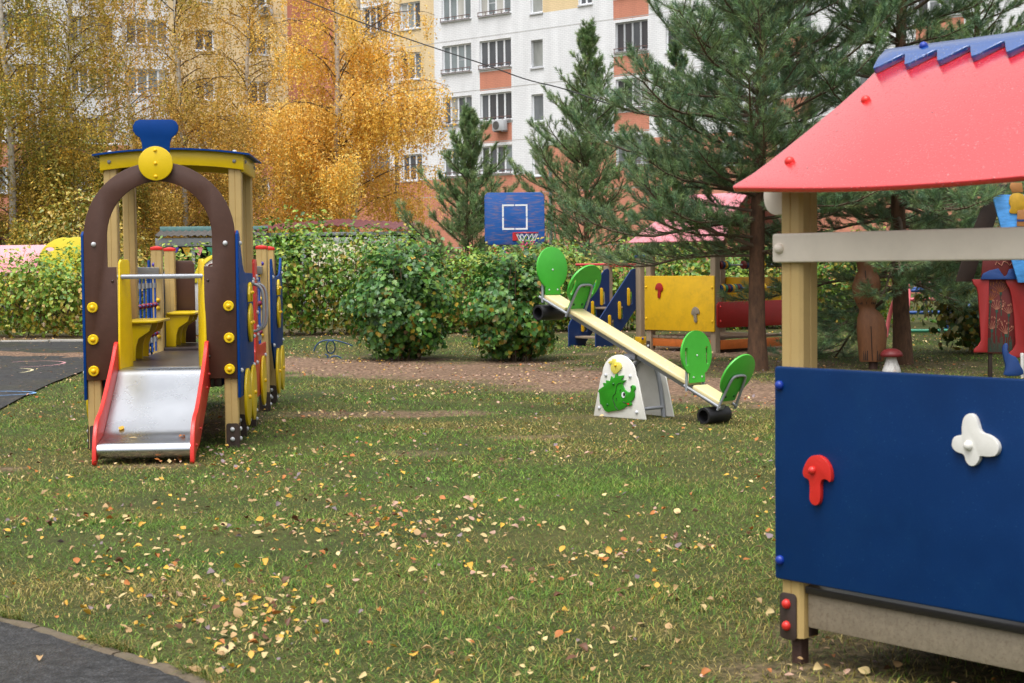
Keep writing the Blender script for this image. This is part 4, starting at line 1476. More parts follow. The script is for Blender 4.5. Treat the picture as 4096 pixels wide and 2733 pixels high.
# roof: two boards meeting at the ridge, concave side cut
EZ, RZ, OY, RY = 1.694, 2.258, -.16, .85
SLD = Vector((0, RY - OY, RZ - EZ))
SL = SLD.length
su = SLD.normalized()
left = [(-.180, .022), (-.198, .030), (-.200, .044), (-.190, .075), (-.178, .12), (-.172, .20), (-.170, .30), (-.172, .47), (-.176, .69), (-.195, .90), (-.215, 1.02), (-.235, SL)]
rw_ = HW + .0
right = [(rw_ - .05 - (a), b) for a, b in reversed(left)]
bot = [(rw_ - .05 + .185 - (rw_ - .05 + .37) * k / 12, .024 - .056 * math.sin(math.pi * k / 12)) for k in range(1, 12)]
ro_pts = left + right + bot
for side in (0, 1):
    u_ = su if side == 0 else Vector((0, -su.y, su.z))
    o_ = Vector((0, OY, EZ)) if side == 0 else Vector((0, 2 * RY - OY, EZ))
    a_ = Vector(X3)
    if side: o_ = o_ + Vector((rw_ - .05, 0, 0)); a_ = -a_
    rb_ = MB().prism(ro_pts, o_, a_, u_, .022).build('roof_board', M['roof_red'], hut, .006, 3)
    if side == 0:
        nrm = a_.cross(u_).normalized()
        for a, b in ((-.060, .206), (-.060, .706), (rw_ - .13, .206), (rw_ - .09, .706)):
            bolt(rb_, o_ + a_ * a + u_ * b + nrm * .022, nrm, .0185, M['bolt_red'], flat=.95)
    # ridge board with saw-tooth lower edge
    tooth, nt_ = .148, 9
    saw = []
    for k in range(nt_):
        x0 = -.192 + k * tooth
        saw += [(x0, SL - .190), (x0 + .008, SL - .194), (x0 + .018, SL - .186), (x0 + .066, SL - .088), (x0 + .076, SL - .082), (x0 + .084, SL - .088)]
    xe = -.192 + nt_ * tooth
    saw += [(xe, SL - .19), (xe + .035, SL - .10), (xe + .06, SL - .002), (-.255, SL - .002), (-.235, SL - .09)]
    nrm = a_.cross(u_).normalized()
    cp = MB().prism(saw, o_ + nrm * .0225, a_, u_, .026).build('ridge_board', M['cap_blue'], hut, .003, 2)
    if side == 0:
        for a in (-.058, .70):
            bolt(cp, o_ + a_ * a + u_ * (SL - .028) + nrm * .0485, nrm, .0175, M['bolt_blue'], flat=.95)

# ------------------------------------------------------------------ second playhouse, stairs
def P25(x, y, Y): return at(x, y, Y)
ph = thing('playhouse', 'weathered playhouse with yellow board, bead bars and faded pink roof under the pine', 'playhouse', (3.12, 24.9, .07), R(-51))
# local x along the yellow board to the near corner post (x = 0), negative to the left; y away to the right
def old_post(parent, x, y, z1, z0=-.1):
    return MB().prism(rrect(x - .055, x + .055, y - .055, y + .055, .012, 2), (0, 0, z0), X3, Y3, z1 - z0).build('post', M['old_post'], parent, smooth=40)
LW, LD = 1.42, 1.62
for x, y in ((-.0, .0), (-LW, 0), (0, LD), (-LW, LD)):
    p_ = old_post(ph, x, y, 1.80)
    if x < -1 and y == 0:
        f_ = MB().prism(rrect(-.04, .04, -.02, .16, .015, 3), (x, y - .056, .0), X3, Z3, .005).build('foot_plate', M['footplate'], p_)
        bolt(f_, (x, y - .061, .08), (0, -1, 0), .022, M['bolt_white'])
yb = MB().prism(rrect(-LW - .06, .055, .34, 1.20, .015, 3), (0, -.058, 0), X3, Z3, .022).build('yellow_board', M['old_yellow'], ph, .005)
for x, z in ((-LW - .02, .52), (-LW - .02, 1.02), (.015, .5), (.015, 1.02)):
    bolt(yb, (x, -.081, z), (0, -1, 0), .02, M['bolt_yellow'])
for (cx, cz, mtr, sc_, fl) in ((-1.14, .99, M['old_red'], 1.25, -1), (-.33, .62, M['wood_beam'], 1.25, 1)):
    MB().prism(smooth_pts([(cx + fl * a * sc_, cz + b * sc_) for a, b in mush], 1), (0, -.081, 0), X3, Z3, .016).build('mushroom_decoration', mtr, yb, .004)
n_ = 9
for i in range(n_):
    x = -LW + .06 + i * (LW - .12) / n_
    MB().box(x + .006, x + (LW - .12) / n_ - .006, -.03, LD + .03, .215, .255).build('floor_plank', M['old_plank'], ph, .004)
MB().box(-LW + .06, -.06, -.02, .02, .085, .21).build('floor_beam', M['orange_wood'], ph, .004)
MB().box(.015, .05, .06, LD - .06, .065, .21).build('floor_beam', M['orange_wood'], ph, .004)
rb = MB().prism(rrect(-.04, LD + .06, .40, .80, .07, 5), (.06, 0, 0), Y3, Z3, .022).build('red_board', M['old_red'], ph, .005)
for y, z in ((.03, .5), (.03, .72)):
    bolt(rb, (.083, y, z), (1, 0, 0), .018, M['bolt_red'])
MB().prism(rrect(-LW - .04, .04, .40, 1.16, .02, 3), (0, LD + .08, 0), X3, Z3, .022).build('yellow_board', M['old_yellow'], ph, .005)
MB().prism(rrect(.0, LD, .40, 1.16, .02, 3), (-LW - .08, 0, 0), Y3, Z3, .022).build('yellow_board', M['old_yellow'], ph, .005)
bead_m = [M['old_blue'], M['mush_red'], M['tube_green'], M['old_yellow']]
for z in (1.00, 1.36):
    ab = MB().tube([(.0, .05, z), (.0, LD - .05, z)], .014, 8).build('bead_bar', M['galv'], ph, smooth=60)
    y = .10
    for i in range(9):
        if z > 1.2 and i == 4: y += .32
        MB().lathe([(.03, -.026), (.062, -.02), (.068, 0), (.062, .02), (.03, .026)], (0, y, z), (0, 1, 0), 14).build('bead', bead_m[(i * 3 + (1 if z > 1.2 else 0)) % 4], ab, smooth=50)
        y += .054
    MB().lathe([(.03, -.022), (.07, -.018), (.075, 0), (.07, .018), (.03, .022)], (0, LD - .55, z), (0, 1, 0), 14).build('bead', M['old_yellow'], ab, smooth=50)
rpt = [(-LW - .34, 0), (-LW - .22, .35), (-LW - .05, .75), (-LW + .02, 1.22), (-.02, 1.22), (.05, .75), (.22, .35), (.34, 0)]
for side in (0, 1):
    u_ = Vector((0, .78, .626)) if side == 0 else Vector((0, -.78, .626))
    o_ = Vector((0, -.16, 1.72)) if side == 0 else Vector((-LW, LD + .16, 1.72))
    a_ = Vector((1, 0, 0)) if side == 0 else Vector((-1, 0, 0))
    MB().prism(rpt, o_, a_, u_, .022).build('roof_board', M['pink_roof'], ph, .005)

# blue stair rails and posts left of it
st = thing('play_stairs', 'blue slotted climbing stairs with yellow grips beside the yellow playhouse', 'stairs', (1.36, 27.3, .10), R(42))
# local x runs up the stairs to the right
rail_o = [(-.36, -.05), (-.36, .32), (-.32, .40), (.50, 1.26), (.59, 1.29), (.62, 1.25), (.62, .62), (.06, .06), (.02, -.05)]
sl_ = [[(a, b) for a, b in rrect(x0, x0 + .065, z0, z0 + .22, .03, 4)] for x0, z0 in ((.02, .22), (.24, .44), (.46, .68))]
for y in (-.32, .32):
    b_ = MB().prism(rail_o, (.10, y + .011, 0), X3, Z3, .022, sl_).build('stair_side', M['old_blue'], st)
    for x0, z0 in ((-.07, .30), (.17, .52), (.39, .74)):
        gp = MB().prism(rrect(x0 + .035, x0 + .095, z0 - .08, z0 + .22, .028, 4), (.06, y - .012, 0), X3, Z3, .022).build('grip', M['old_yellow'], b_, .005)
for i, (x, z) in enumerate(((-.12, .12), (.12, .36), (.36, .60))):
    MB().box(x + .0, x + .24, -.305, .305, z, z + .035).build('step', M['old_plank'], st, .004)
for y in (-.38, .38):
    p_ = MB().prism(rrect(.70, .82, y - .06, y + .06, .02, 3), (0, 0, -.1), X3, Y3, 1.56).build('post', M['old_post'], st, smooth=40)
    MB().prism(rrect(.685, .835, y - .075, y + .075, .03, 3), (0, 0, 1.461), X3, Y3, .05).build('post_cap', M['old_blue'], p_, .012)
    f_ = MB().box(.69, .83, y - .068, y + .068, -.03, .13).build('foot_wrap', M['old_yellow'], p_, .004)
    bolt(f_, (.74, y - .068, .10), (0, -1, 0), .022, M['bolt_blue'])
MB().tube([(.76, -.32, 1.33), (.76, .32, 1.33)], .022, 8).build('crossbar', M['hoop_red'], st, smooth=60)
MB().tube([(.76, -.38, 1.36), (-.02, .38, 1.36)], .020, 8).build('crossbar', M['hoop_red'], st, smooth=60)
MB().box(.80, 1.55, -.36, .36, .62, .66).build('platform', M['old_plank'], st, .004)
MB().prism([(.86, .68), (.86, 1.02), (.98, 1.08), (1.35, 1.02), (1.5, .9), (1.5, .30), (1.3, .30), (1.05, .62)], (0, -.37, 0), X3, Z3, .022).build('slide_side', M['old_red'], st, .005)

# ------------------------------------------------------------------ basketball backboard
bbp = at(2058, 875, 37.5)
bb = thing('basketball_board', 'blue basketball backboard with white square and red hoop above the hedge', 'basketball board', (bbp.x, bbp.y, .1), R(2))
bz = bbp.z - .1
bo = MB().prism(rrect(-.69, .69, bz - .60, bz + .60, .12, 6), (0, 0, 0), X3, Z3, .03).build('board', M['court_board'], bb, .008)
q0, q1, t_ = -.285, .30, .038
for (a, b, c, e) in ((q0, -.005, 1, 0), (.015, q1, 1, 0), (q0, -.005, -1, 0), (.015, q1, -1, 0)):
    zc = bz + .035 + c * (.272)
    MB().box(a, b, -.033, -.0305, zc - t_ / 2, zc + t_ / 2).build('white_line', M['paint_white'], bo, smooth=0)
for x in (q0 + t_ / 2, q1 - t_ / 2):
    for za, zb in ((-.251, -.008), (.008, .251)):
        MB().box(x - t_ / 2, x + t_ / 2, -.033, -.0305, bz + .035 + za, bz + .035 + zb).build('white_line', M['paint_white'], bo, smooth=0)
hz = bz - .335
ring = [(.27 + .255 * math.cos(t), -.33 + .255 * math.sin(t), hz) for t in np.linspace(0, 2 * math.pi, 33)]
hp = MB().tube(ring, .013, 6, caps=False).tube([(-.02, -.03, hz), (.10, -.12, hz)], .013, 6).tube([(.45, -.03, hz), (.42, -.12, hz)], .013, 6)
hp.box(-.05, .08, -.05, -.031, hz - .17, hz + .02)
hp = hp.build('hoop', M['hoop_red'], bb, smooth=50)
for j in range(2):
    nb = MB()
    for i in range(12):
        for dr in (-1, 1):
            pts = []
            for k in range(5):
                f = (k / 4 * .45 + (0 if j == 0 else .45))
                t = 2 * math.pi * (i / 12 + dr * f * .16)
                r_ = .25 - .11 * min(f / .75, 1)
                pts.append((.27 + r_ * math.cos(t), -.33 + r_ * math.sin(t), hz - .02 - f * .36))
            nb.tube(pts, .0065, 4, caps=False)
    nb.build('net', M['net_white'] if j == 0 else M['net_pink'], hp, smooth=60)
for x in (-.25, .25):
    MB().box(x - .04, x + .04, .001, .08, -.1, bz - .1).build('post', M['tube_blue'], bb, .01)
MB().tube([(-.45, -.05, -.1), (-.45, -.05, bz - .62)], .03, 8).build('stay', M['hoop_red'], bb, smooth=60)

# rope climbing pole right of it
rp0 = at(2205, 1060, 44)
rc = thing('climbing_pole', 'thin grey rope-climbing pole with slack ropes right of the backboard', 'climbing pole', (rp0.x, rp0.y, .1))
MB().tube([(0, 0, -.1), (0, 0, 4.0)], .05, 8).build('pole', M['galv_trim'], rc, smooth=60)
for i in range(8):
    t = i * math.pi / 4 + .3
    MB().tube([(0, 0, 2.9), (.35 * math.cos(t), .35 * math.sin(t), 2.0), (.95 * math.cos(t), .95 * math.sin(t), .0)], .014, 4).build('rope', M['tube_green'], rc, smooth=60)

# ------------------------------------------------------------------ pavilions behind the hedge
def pavilion(name, label, c, ang, W_, D_, zl, zh, roofm, trimm, wallm, hip=False, bunting=False, wall_part=None):
    o = thing(name, label, 'pavilion', (c[0], c[1], .1), ang)
    n_ = int(W_ / .09)
    vs, fs = [], []
    rows_ = 2
    for j in range(rows_ + 1):
        for i in range(n_ + 1):
            x = -W_ / 2 + W_ * i / n_
            z = zl + (zh - zl) * j / rows_ - (0.16 * abs(x) / (W_ / 2) if hip else 0) + .022 * math.cos(i * math.pi)
            vs.append((x, -D_ / 2 + D_ * j / rows_, z))
    for j in range(rows_):
        for i in range(n_):
            fs.append((j * (n_ + 1) + i, j * (n_ + 1) + i + 1, (j + 1) * (n_ + 1) + i + 1, (j + 1) * (n_ + 1) + i))
    mb = MB().add(vs, fs)
    m_ = len(vs)
    mb.add([(x, y, z - .012) for x, y, z in vs], [tuple(reversed(f)) for f in fs])
    rf_ = mb.build('roof', roofm, o, smooth=0)
    if not hip:
        MB().bar((-W_ / 2 - .03, D_ / 2 + .04, zh + .05), (W_ / 2 + .03, D_ / 2 + .04, zh + .05), .2, .14).build('roof_trim', trimm, o, .01)
    MB().box(-W_ / 2, W_ / 2, -D_ / 2 + .10, -D_ / 2 + .16, zl - .30, zl - (.20 if hip else .06)).build('front_beam', M['galv_trim'], o, .01)
    for x in (-W_ / 2 + .15, -W_ / 6, W_ / 6, W_ / 2 - .15):
        MB().box(x - .06, x + .06, -D_ / 2 + .17, -D_ / 2 + .29, -.1, zl - .05 - (.16 * abs(x) / (W_ / 2) if hip else 0)).build('post', M['galv_trim'], o, .006)
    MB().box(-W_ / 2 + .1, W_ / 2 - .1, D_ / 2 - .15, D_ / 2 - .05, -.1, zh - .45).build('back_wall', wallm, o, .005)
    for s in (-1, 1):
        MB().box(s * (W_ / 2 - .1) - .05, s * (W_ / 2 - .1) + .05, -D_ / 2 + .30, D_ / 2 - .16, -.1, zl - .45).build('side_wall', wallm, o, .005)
    if wall_part:
        for i, (x0, x1) in enumerate(wall_part):
            MB().box(x0, x1, -D_ / 2 + .02, -D_ / 2 + .09, -.1, zl - .55).build('front_wall', M['cream_wall'], o, .005)
            n2 = max(1, int((x1 - x0) / .4))
            for k in range(n2):
                a = x0 + (x1 - x0) * k / n2
                MB().box(a + .008, a + (x1 - x0) / n2 - .008, -D_ / 2 + .02, -D_ / 2 + .09, zl - .545, zl - .36).build('wall_block', M['block_wall'], o, .006)
    if bunting:
        cm = [M['violet'], M['tale_ochre'], M['pink_roof'], M['tube_green'], M['hoop_red']]
        for i in range(int(W_ / .34)):
            x = -W_ / 2 + .4 + i * .34
            MB().prism([(x, zl - .33), (x + .26, zl - .33), (x + .13, zl - .62)], (0, -D_ / 2 + .05, 0), X3, Z3, .006).build('pennant', cm[i % 5], o, smooth=0)
    return o


a0 = at(600, 945, 46)
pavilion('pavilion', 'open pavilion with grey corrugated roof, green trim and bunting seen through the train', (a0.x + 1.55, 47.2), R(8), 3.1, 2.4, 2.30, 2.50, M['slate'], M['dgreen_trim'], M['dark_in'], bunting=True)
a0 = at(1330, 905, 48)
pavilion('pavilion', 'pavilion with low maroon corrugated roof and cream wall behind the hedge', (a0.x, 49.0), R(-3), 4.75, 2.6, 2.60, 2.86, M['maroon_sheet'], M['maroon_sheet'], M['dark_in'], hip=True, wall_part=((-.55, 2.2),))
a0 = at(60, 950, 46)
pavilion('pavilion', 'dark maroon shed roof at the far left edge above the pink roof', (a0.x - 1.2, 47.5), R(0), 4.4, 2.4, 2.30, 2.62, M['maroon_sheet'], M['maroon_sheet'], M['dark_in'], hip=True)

# ------------------------------------------------------------------ pink-roofed toy left, behind the hedge
lp = at(120, 1020, 37)
pk = thing('playhouse', 'pink roofed play toy with two yellow rounded fins behind the left hedge', 'playhouse', (lp.x, lp.y, .36), R(4))
MB().prism([(-1.6, 1.35), (-1.35, 2.10), (.62, 2.10), (.30, 1.35)], (0, 0, -.13), X3, Vector((0, .5, .866)), .022).build('roof_board', M['pink_roof'], pk, .005)
MB().prism([(-1.6, 1.35), (-1.35, 2.10), (.62, 2.10), (.30, 1.35)], (0, 2.12, -.13), X3, Vector((0, -.5, .866)), .022).build('roof_board', M['pink_roof'], pk, .005)
for x in (-1.3, .1):
    MB().box(x - .05, x + .05, .8, .9, -.1, 1.45).build('post', M['old_post'], pk, .006)
fin = [(-.28, .8), (-.30, 1.35), (-.18, 1.62), (.10, 1.82), (.36, 1.86), (.52, 1.78), (.56, 1.62), (.48, 1.48), (.34, 1.40), (.30, .8)]
for i, (dx, dy) in enumerate(((.45, .10), (.80, -.30))):
    hl = [disc(14, .045, .10, c=(-.02 + dx, 1.58))]
    MB().prism([(a + dx, b) for a, b in smooth_pts(fin, 2)], (0, dy, 0), X3, Z3, .03, hl if i == 0 else ()).build('fin', M['lemon2'], pk, .006)
MB().box(.72, .86, .06, .10, 1.70, 1.74).build('grip', M['hoop_red'], pk, .005)

# ------------------------------------------------------------------ right background: figure, mushroom, arch ladder, fairy house
fg = gnd(3487, 1476)
fig = thing('carved_figure', 'carved brown wooden figure of stacked trouser shapes on a stake', 'carving', (fg.x, fg.y, fg.z), R(-8))
sec = [(.10, -.005, .155), (.13, .0, .165), (.30, .005, .185), (.52, .0, .20), (.68, -.015, .175), (.76, -.035, .13), (.80, -.06, .105), (.84, -.07, .12), (.95, -.075, .165), (1.10, -.07, .19), (1.22, -.06, .16), (1.30, -.06, .12), (1.40, -.06, .14), (1.50, -.06, .13), (1.58, -.06, .08), (1.60, -.06, .02)]
mb = MB()
vs, fs = [], []
NS = 24
for z, cx, r_ in sec:
    for k in range(NS):
        t = 2 * math.pi * k / NS
        c_ = 1 - .16 * math.exp(-((t - 1.5 * math.pi) / .22) ** 2)
        vs.append((cx + r_ * math.cos(t), r_ * .72 * math.sin(t) * c_, z))
for i in range(len(sec) - 1):
    for k in range(NS):
        j = (k + 1) % NS
        fs.append((i * NS + k, i * NS + j, (i + 1) * NS + j, (i + 1) * NS + k))
fs += [tuple(reversed(range(NS))), tuple(range((len(sec) - 1) * NS, len(sec) * NS))]
mb.add(vs, fs)
mb.build('body', M['carved'], fig, smooth=50)
for z0, cx, r_ in ((.12, .0, .165), (.86, -.07, .13)):
    for s in (-1, 1):
        for q in range(3):
            x = cx + s * (.065 + .022 * q)
            yy = -r_ * .72 * math.sqrt(max(.05, 1 - ((x - cx) / r_) ** 2)) - .004
            MB().bar((x, yy, z0), (x, yy, z0 + .13), .007, .012).build('claw_groove', M['groove'], fig, smooth=0)
    MB().tube([(cx, -r_ * .72 * .82 - .002, z0), (cx - .01, -r_ * .72 * .90 - .012, z0 + .2), (cx - .02, -r_ * .72 * .95 - .016, z0 + .45)], .006, 5).build('seam_groove', M['groove'], fig, smooth=0)
MB().tube([(.02, 0, -.2), (.02, 0, .14)], .06, 8).build('stake', M['rust'], fig, smooth=60)
mg = gnd(3566, 1487)
mu = thing('wooden_mushroom', 'small wooden mushroom with dull red cap and flaking white stalk', 'mushroom', (mg.x, mg.y, mg.z), 0)
mu.scale = (.9, .9, .60)
MB().lathe([(.13, -.05), (.135, .02), (.12, .08), (.09, .20), (.068, .30), (.065, .35)], n=20).build('stalk', M['mush_white'], mu, smooth=50)
MB().lathe([(.06, .325), (.15, .325), (.165, .345), (.155, .40), (.12, .46), (.07, .495), (.0, .505)], n=24).build('cap', M['mush_red'], mu, smooth=50)

lg = gnd(3610, 1372)
ld = thing('climbing_arch', 'low climbing arch of pink and blue tubes behind the right pine trunk', 'climbing frame', (lg.x, lg.y, lg.z), R(-6))
hwid = 1.05
for s, mt in ((0, M['tube_pink']), (1, M['tube_blue'])):
    pts = []
    for t in np.linspace(0, math.pi, 24):
        pts.append(((s * hwid) + .20 * math.sin(t) * (1 if s == 0 else .6), 1.1 - 1.1 * math.cos(t), .98 * math.sin(t) ** .75))
    MB().tube(pts, .038, 8).build('side_tube', mt, ld, smooth=60)
for i, t in enumerate((.12, .42, .72, 1.0, 1.35, 1.7, 2.1)):
    y_, z_ = 1.1 - 1.1 * math.cos(t), .98 * math.sin(t) ** .75
    MB().tube([(.20 * math.sin(t), y_, z_), (hwid + .12 * math.sin(t), y_, z_)], .030, 8).build('rung', [M['tube_green'], M['tube_blue'], M['tube_pink'], M['tube_blue'], M['tube_green'], M['tube_pink'], M['tube_blue']][i], ld, smooth=60)

# fairy-tale house: all measured at 20 m
FH = 20.0
fw = at(3900, 1420, FH)
fh = thing('fairy_house', 'red fairy tale house on boot shaped boards with painted flowers and blue eaves', 'playhouse', (fw.x, FH, gz(0, FH)), 0)


def fpt(x, y):                                  # detail-view pixel -> local x,z
    p = at(3650 + x / 1.845, 700 + y / 1.845, FH)
    return (p.x - fw.x, p.z - gz(0, FH))


MB().prism([fpt(*p) for p in ((555, 771), (1150, 771), (1150, 1320), (560, 1320))], (0, .10, 0), X3, Z3, .02).build('flower_panel', M['tale_dark'], fh, .003)
bl1 = [(445, 771), (570, 771), (568, 1000), (560, 1312), (458, 1312), (460, 1288), (490, 1262), (512, 1225), (500, 1020), (490, 880), (478, 830), (455, 805)]
bl2 = [(690, 771), (900, 771), (900, 1352), (705, 1348), (708, 1325), (748, 1290), (768, 1250), (756, 1050), (738, 900), (722, 840), (700, 805)]
for q in (bl1, bl2):
    MB().prism([fpt(*p) for p in q], (0, .06, 0), X3, Z3, .035).build('boot_board', M['tale_red'], fh, .006)
MB().prism([fpt(*p) for p in ((505, 771), (520, 730), (570, 705), (635, 690), (655, 720), (680, 752), (700, 735), (715, 695), (760, 690), (1150, 690), (1150, 771))], (0, .02, 0), X3, Z3, .02).build('valance', M['tale_blue'], fh, .004)
MB().prism([fpt(*p) for p in ((530, 560), (1150, 560), (1150, 771), (510, 771))], (0, .045, 0), X3, Z3, .02).build('wall_board', M['tale_dark'], fh, .004)
MB().tube([(fpt(*p)[0], .020, fpt(*p)[1]) for p in ((615, 665), (625, 640), (645, 660), (660, 672), (675, 640), (700, 645), (720, 668), (745, 640))], .006, 5).build('painted_scroll', M['tale_pale'], fh, smooth=60)
MB().prism([fpt(*p) for p in ((372, 790), (415, 640), (560, 250), (700, 60), (760, 60), (640, 420), (545, 640), (500, 790))], (0, .35, 0), X3, Z3, .03).build('gable_plank', M['dark_wood'], fh, .005)
MB().prism([fpt(*p) for p in ((578, 165), (620, 148), (712, 148), (960, 148), (1010, 795), (765, 795), (720, 640), (640, 392))], (0, -.05, 0), X3, Z3, .03).build('eave_board', M['tale_sky'], fh, .005)
# plain painted coat shape and barrel on the blue eave board
fgb = MB().prism(smooth_pts([fpt(*p) for p in ((705, 140), (790, 135), (823, 180), (823, 250), (780, 285), (715, 290), (693, 275), (712, 240), (692, 210))], 1), (0, -.0825, 0), X3, Z3, .012).build('painted_coat', M['tale_ochre'], fh, .003)
MB().prism([fpt(*p) for p in ((755, 265), (850, 250), (850, 385), (750, 380))], (0, -.0970, 0), X3, Z3, .008).build('painted_barrel', M['tale_wood'], fh, .003)
MB().prism([fpt(*p) for p in ((752, 330), (850, 330), (850, 345), (752, 345))], (0, -.106, 0), X3, Z3, .004).build('painted_hoop', M['tale_blue'], fh, smooth=0)
MB().prism([fpt(*p) for p in ((710, 60), (790, 60), (800, 130), (720, 135), (700, 95))], (0, -.0825, 0), X3, Z3, .012).build('painted_plank', M['tale_wood'], fh, .003)
r_ = random.Random(8)
for (x, y, big, m_) in ((665, 870, 1.2, 'tale_gold'), (590, 930, 1.0, 'tale_gold'), (635, 1000, 1.0, 'tale_pale'), (725, 1030, .9, 'tale_pale'), (600, 1145, 1.0, 'tale_pale'), (703, 1180, 1.1, 'tale_pale')):
    fl = MB()
    for k in range(7):
        a = R(90 + (k - 3) * 17)
        l = (62 + r_.uniform(-8, 10)) * big
        p0, p1 = fpt(x, y), fpt(x + l * math.cos(a), y - l * math.sin(a))
        fl.bar((p0[0], .0785, p0[1]), (p1[0], .0785, p1[1]), .005, .003, up=(0, 1, 0))
        for _ in range(2):
            q = fpt(x + (l + r_.uniform(5, 30)) * math.cos(a + r_.uniform(-.1, .1)), y - (l + r_.uniform(5, 30)) * math.sin(a))
            fl.box(q[0] - .006, q[0] + .006, .077, .080, q[1] - .01, q[1] + .01)
    fo_ = fl.build('painted_flower', M[m_], fh, smooth=0)
    sm = MB()
    p0, p1 = fpt(x, y + 5), fpt(x + r_.uniform(-12, 12), min(y + 170, 1300))
    sm.bar((p0[0], .0785, p0[1]), (p1[0], .0785, p1[1]), .010, .003, up=(0, 1, 0))
    sm.bar((p0[0], .0775, p0[1] - .02), (p0[0], .0775, p0[1] + .015), .03, .003, up=(0, 1, 0))
    sm.build('painted_stem', M['tale_green'], fo_, smooth=0)
gr = MB()
for k in range(22):
    x = 570 + k * 8.5
    if 690 < x < 700: continue
    p0, p1 = fpt(x, 1312), fpt(x + r_.uniform(-6, 6), 1312 - r_.uniform(60, 150))
    gr.bar((p0[0], .0765, p0[1]), (p1[0], .0765, p1[1]), .007, .003, up=(0, 1, 0))
gr.build('painted_grass', M['tale_green'], fh, smooth=0)
for x in (595, 1000):
    p = fpt(x, 1315)
    MB().box(p[0] - .022, p[0] + .022, .10, .145, -.1, p[1] + .10).build('stake', M['dark_wood'], fh, .003)
bt = smooth_pts([fpt(*p) for p in ((635, 1300), (640, 1260), (660, 1235), (678, 1245), (672, 1300), (700, 1325), (740, 1340), (765, 1400), (790, 1440), (788, 1475), (640, 1480), (655, 1440), (660, 1400), (645, 1350))], 1)
tag(MB().prism([(a + fw.x, b + gz(0, FH)) for a, b in bt], (0, FH - .12, 0), X3, Z3, .05).build('blue_boot_cutout', M['tale_blue'], bevel=.01), 'dark blue curved cutout standing in front of the flower panel', 'cutout')
p = fpt(808, 1350)
tag(MB().box(fw.x + p[0] - .018, fw.x + p[0] + .018, FH - .02, FH + .02, -.05, gz(0, FH) + p[1] + .06).build('white_stake', M['mush_white'], bevel=.004), 'short pale stake under the right boot board', 'stake')

# ------------------------------------------------------------------ hose, overhead cable, street lamp
def hose_pt(x, y, Y): return at(x, y, Y)
hp_ = [(1255, 1405), (1262, 1385), (1280, 1367), (1310, 1360), (1345, 1362), (1380, 1372), (1410, 1384)]
Yh = gnd(1330, 1430).y
mb = MB().tube(smooth_pts([tuple(at(x, y, Yh)) for x, y in hp_], 2, False), .011, 7)
mb.tube([tuple(at(1323 + 17 * math.cos(t), 1389 + 26 * math.sin(t), Yh + .05 * math.sin(t))) for t in np.linspace(-.2, 6.2, 22)], .011, 7)
mb.tube(smooth_pts([tuple(at(x, y, Yh - .1)) for x, y in ((1285, 1450), (1300, 1440), (1314, 1430), (1308, 1420), (1300, 1418))], 2, False), .011, 7)
mb.tube(smooth_pts([tuple(at(x, y, Yh - .1)) for x, y in ((1318, 1436), (1330, 1425), (1350, 1424), (1375, 1440))], 2, False), .011, 7)
tag(mb.build('garden_hose', M['hose'], smooth=60), 'dark blue garden hose looping out of the grass left of the round bush', 'hose')

cpx = [(1000, -90), (1215, 0), (1380, 66), (1560, 132), (1780, 206), (1960, 265), (2110, 322), (2250, 352), (2400, 405), (2520, 440), (2640, 462), (2800, 490)]
mb = MB().tube(smooth_pts([tuple(at(x, y, 30 - 6 * k / 11)) for k, (x, y) in enumerate(cpx)], 2, False), .011, 6)
tag(mb.build('overhead_cable', M['cable'], smooth=60), 'black overhead cable sagging across the white facade', 'cable')

lh = at(1730, 398, 58)
lm = thing('street_lamp', 'street lamp with pale oval head just right of the golden birch', 'street lamp', (lh.x - 1.3, lh.y, .1))
MB().tube([(0, 0, -.1), (0, 0, lh.z - 1.2), (.3, 0, lh.z - .5), (.85, 0, lh.z - .2)], [.09, .07, .05, .04], 10).build('pole', M['galv_trim'], lm, smooth=60)
MB().lathe([(.02, -.34), (.09, -.28), (.14, -.1), (.14, .12), (.08, .3), (.02, .34)], (1.12, 0, lh.z - .1), (1, 0, .28), 14).build('lamp_head', M['paint_white'], lm, smooth=60)

# ------------------------------------------------------------------ trees
NEEDLE_V = [(-.5, 0, 0), (.5, 0, 0), (0, 0, 1)]


def needles(rng, segs, per, length, width, cols, name, parent):
    """segs (n,6) start/end of needle-bearing shoots; per needles each"""
    segs = np.asarray(segs, float)
    n = len(segs)
    a = np.repeat(segs[:, :3], per, 0)
    b = np.repeat(segs[:, 3:], per, 0)
    N_ = len(a)
    t = rng.random((N_, 1)) ** .8
    base = a + (b - a) * t
    d = b - a
    d /= np.linalg.norm(d, axis=1, keepdims=True) + 1e-9
    rv = rng.normal(size=(N_, 3))
    rv -= d * np.sum(rv * d, 1, keepdims=True)
    rv /= np.linalg.norm(rv, axis=1, keepdims=True) + 1e-9
    th = np.radians(rng.uniform(22, 58, (N_, 1)))
    nd = d * np.cos(th) + rv * np.sin(th)
    L_ = (length * rng.uniform(.7, 1.15, (N_, 1)))
    side = np.cross(nd, rng.normal(size=(N_, 3)))
    side /= np.linalg.norm(side, axis=1, keepdims=True) + 1e-9
    wd = width * .5
    V = np.stack([base - side * wd, base + side * wd, base + nd * L_], 1).reshape(-1, 3)
    Fc = np.arange(N_ * 3).reshape(-1, 3)
    sc = np.repeat(jitter(rng, cols, n, .16), per, 0)
    cc = sc * rng.uniform(.75, 1.3, (N_, 1))
    l = parent.location
    V = V - np.array([l.x, l.y, l.z])
    me = raw_mesh(name, V, Fc, M['needle'], np.repeat(cc, 3, 0))
    return tag(link_mesh(name, me, parent), kind='stuff')


PINE_COL = [lin(112, 138, 92), lin(92, 122, 86), lin(130, 152, 100), lin(100, 128, 98)]


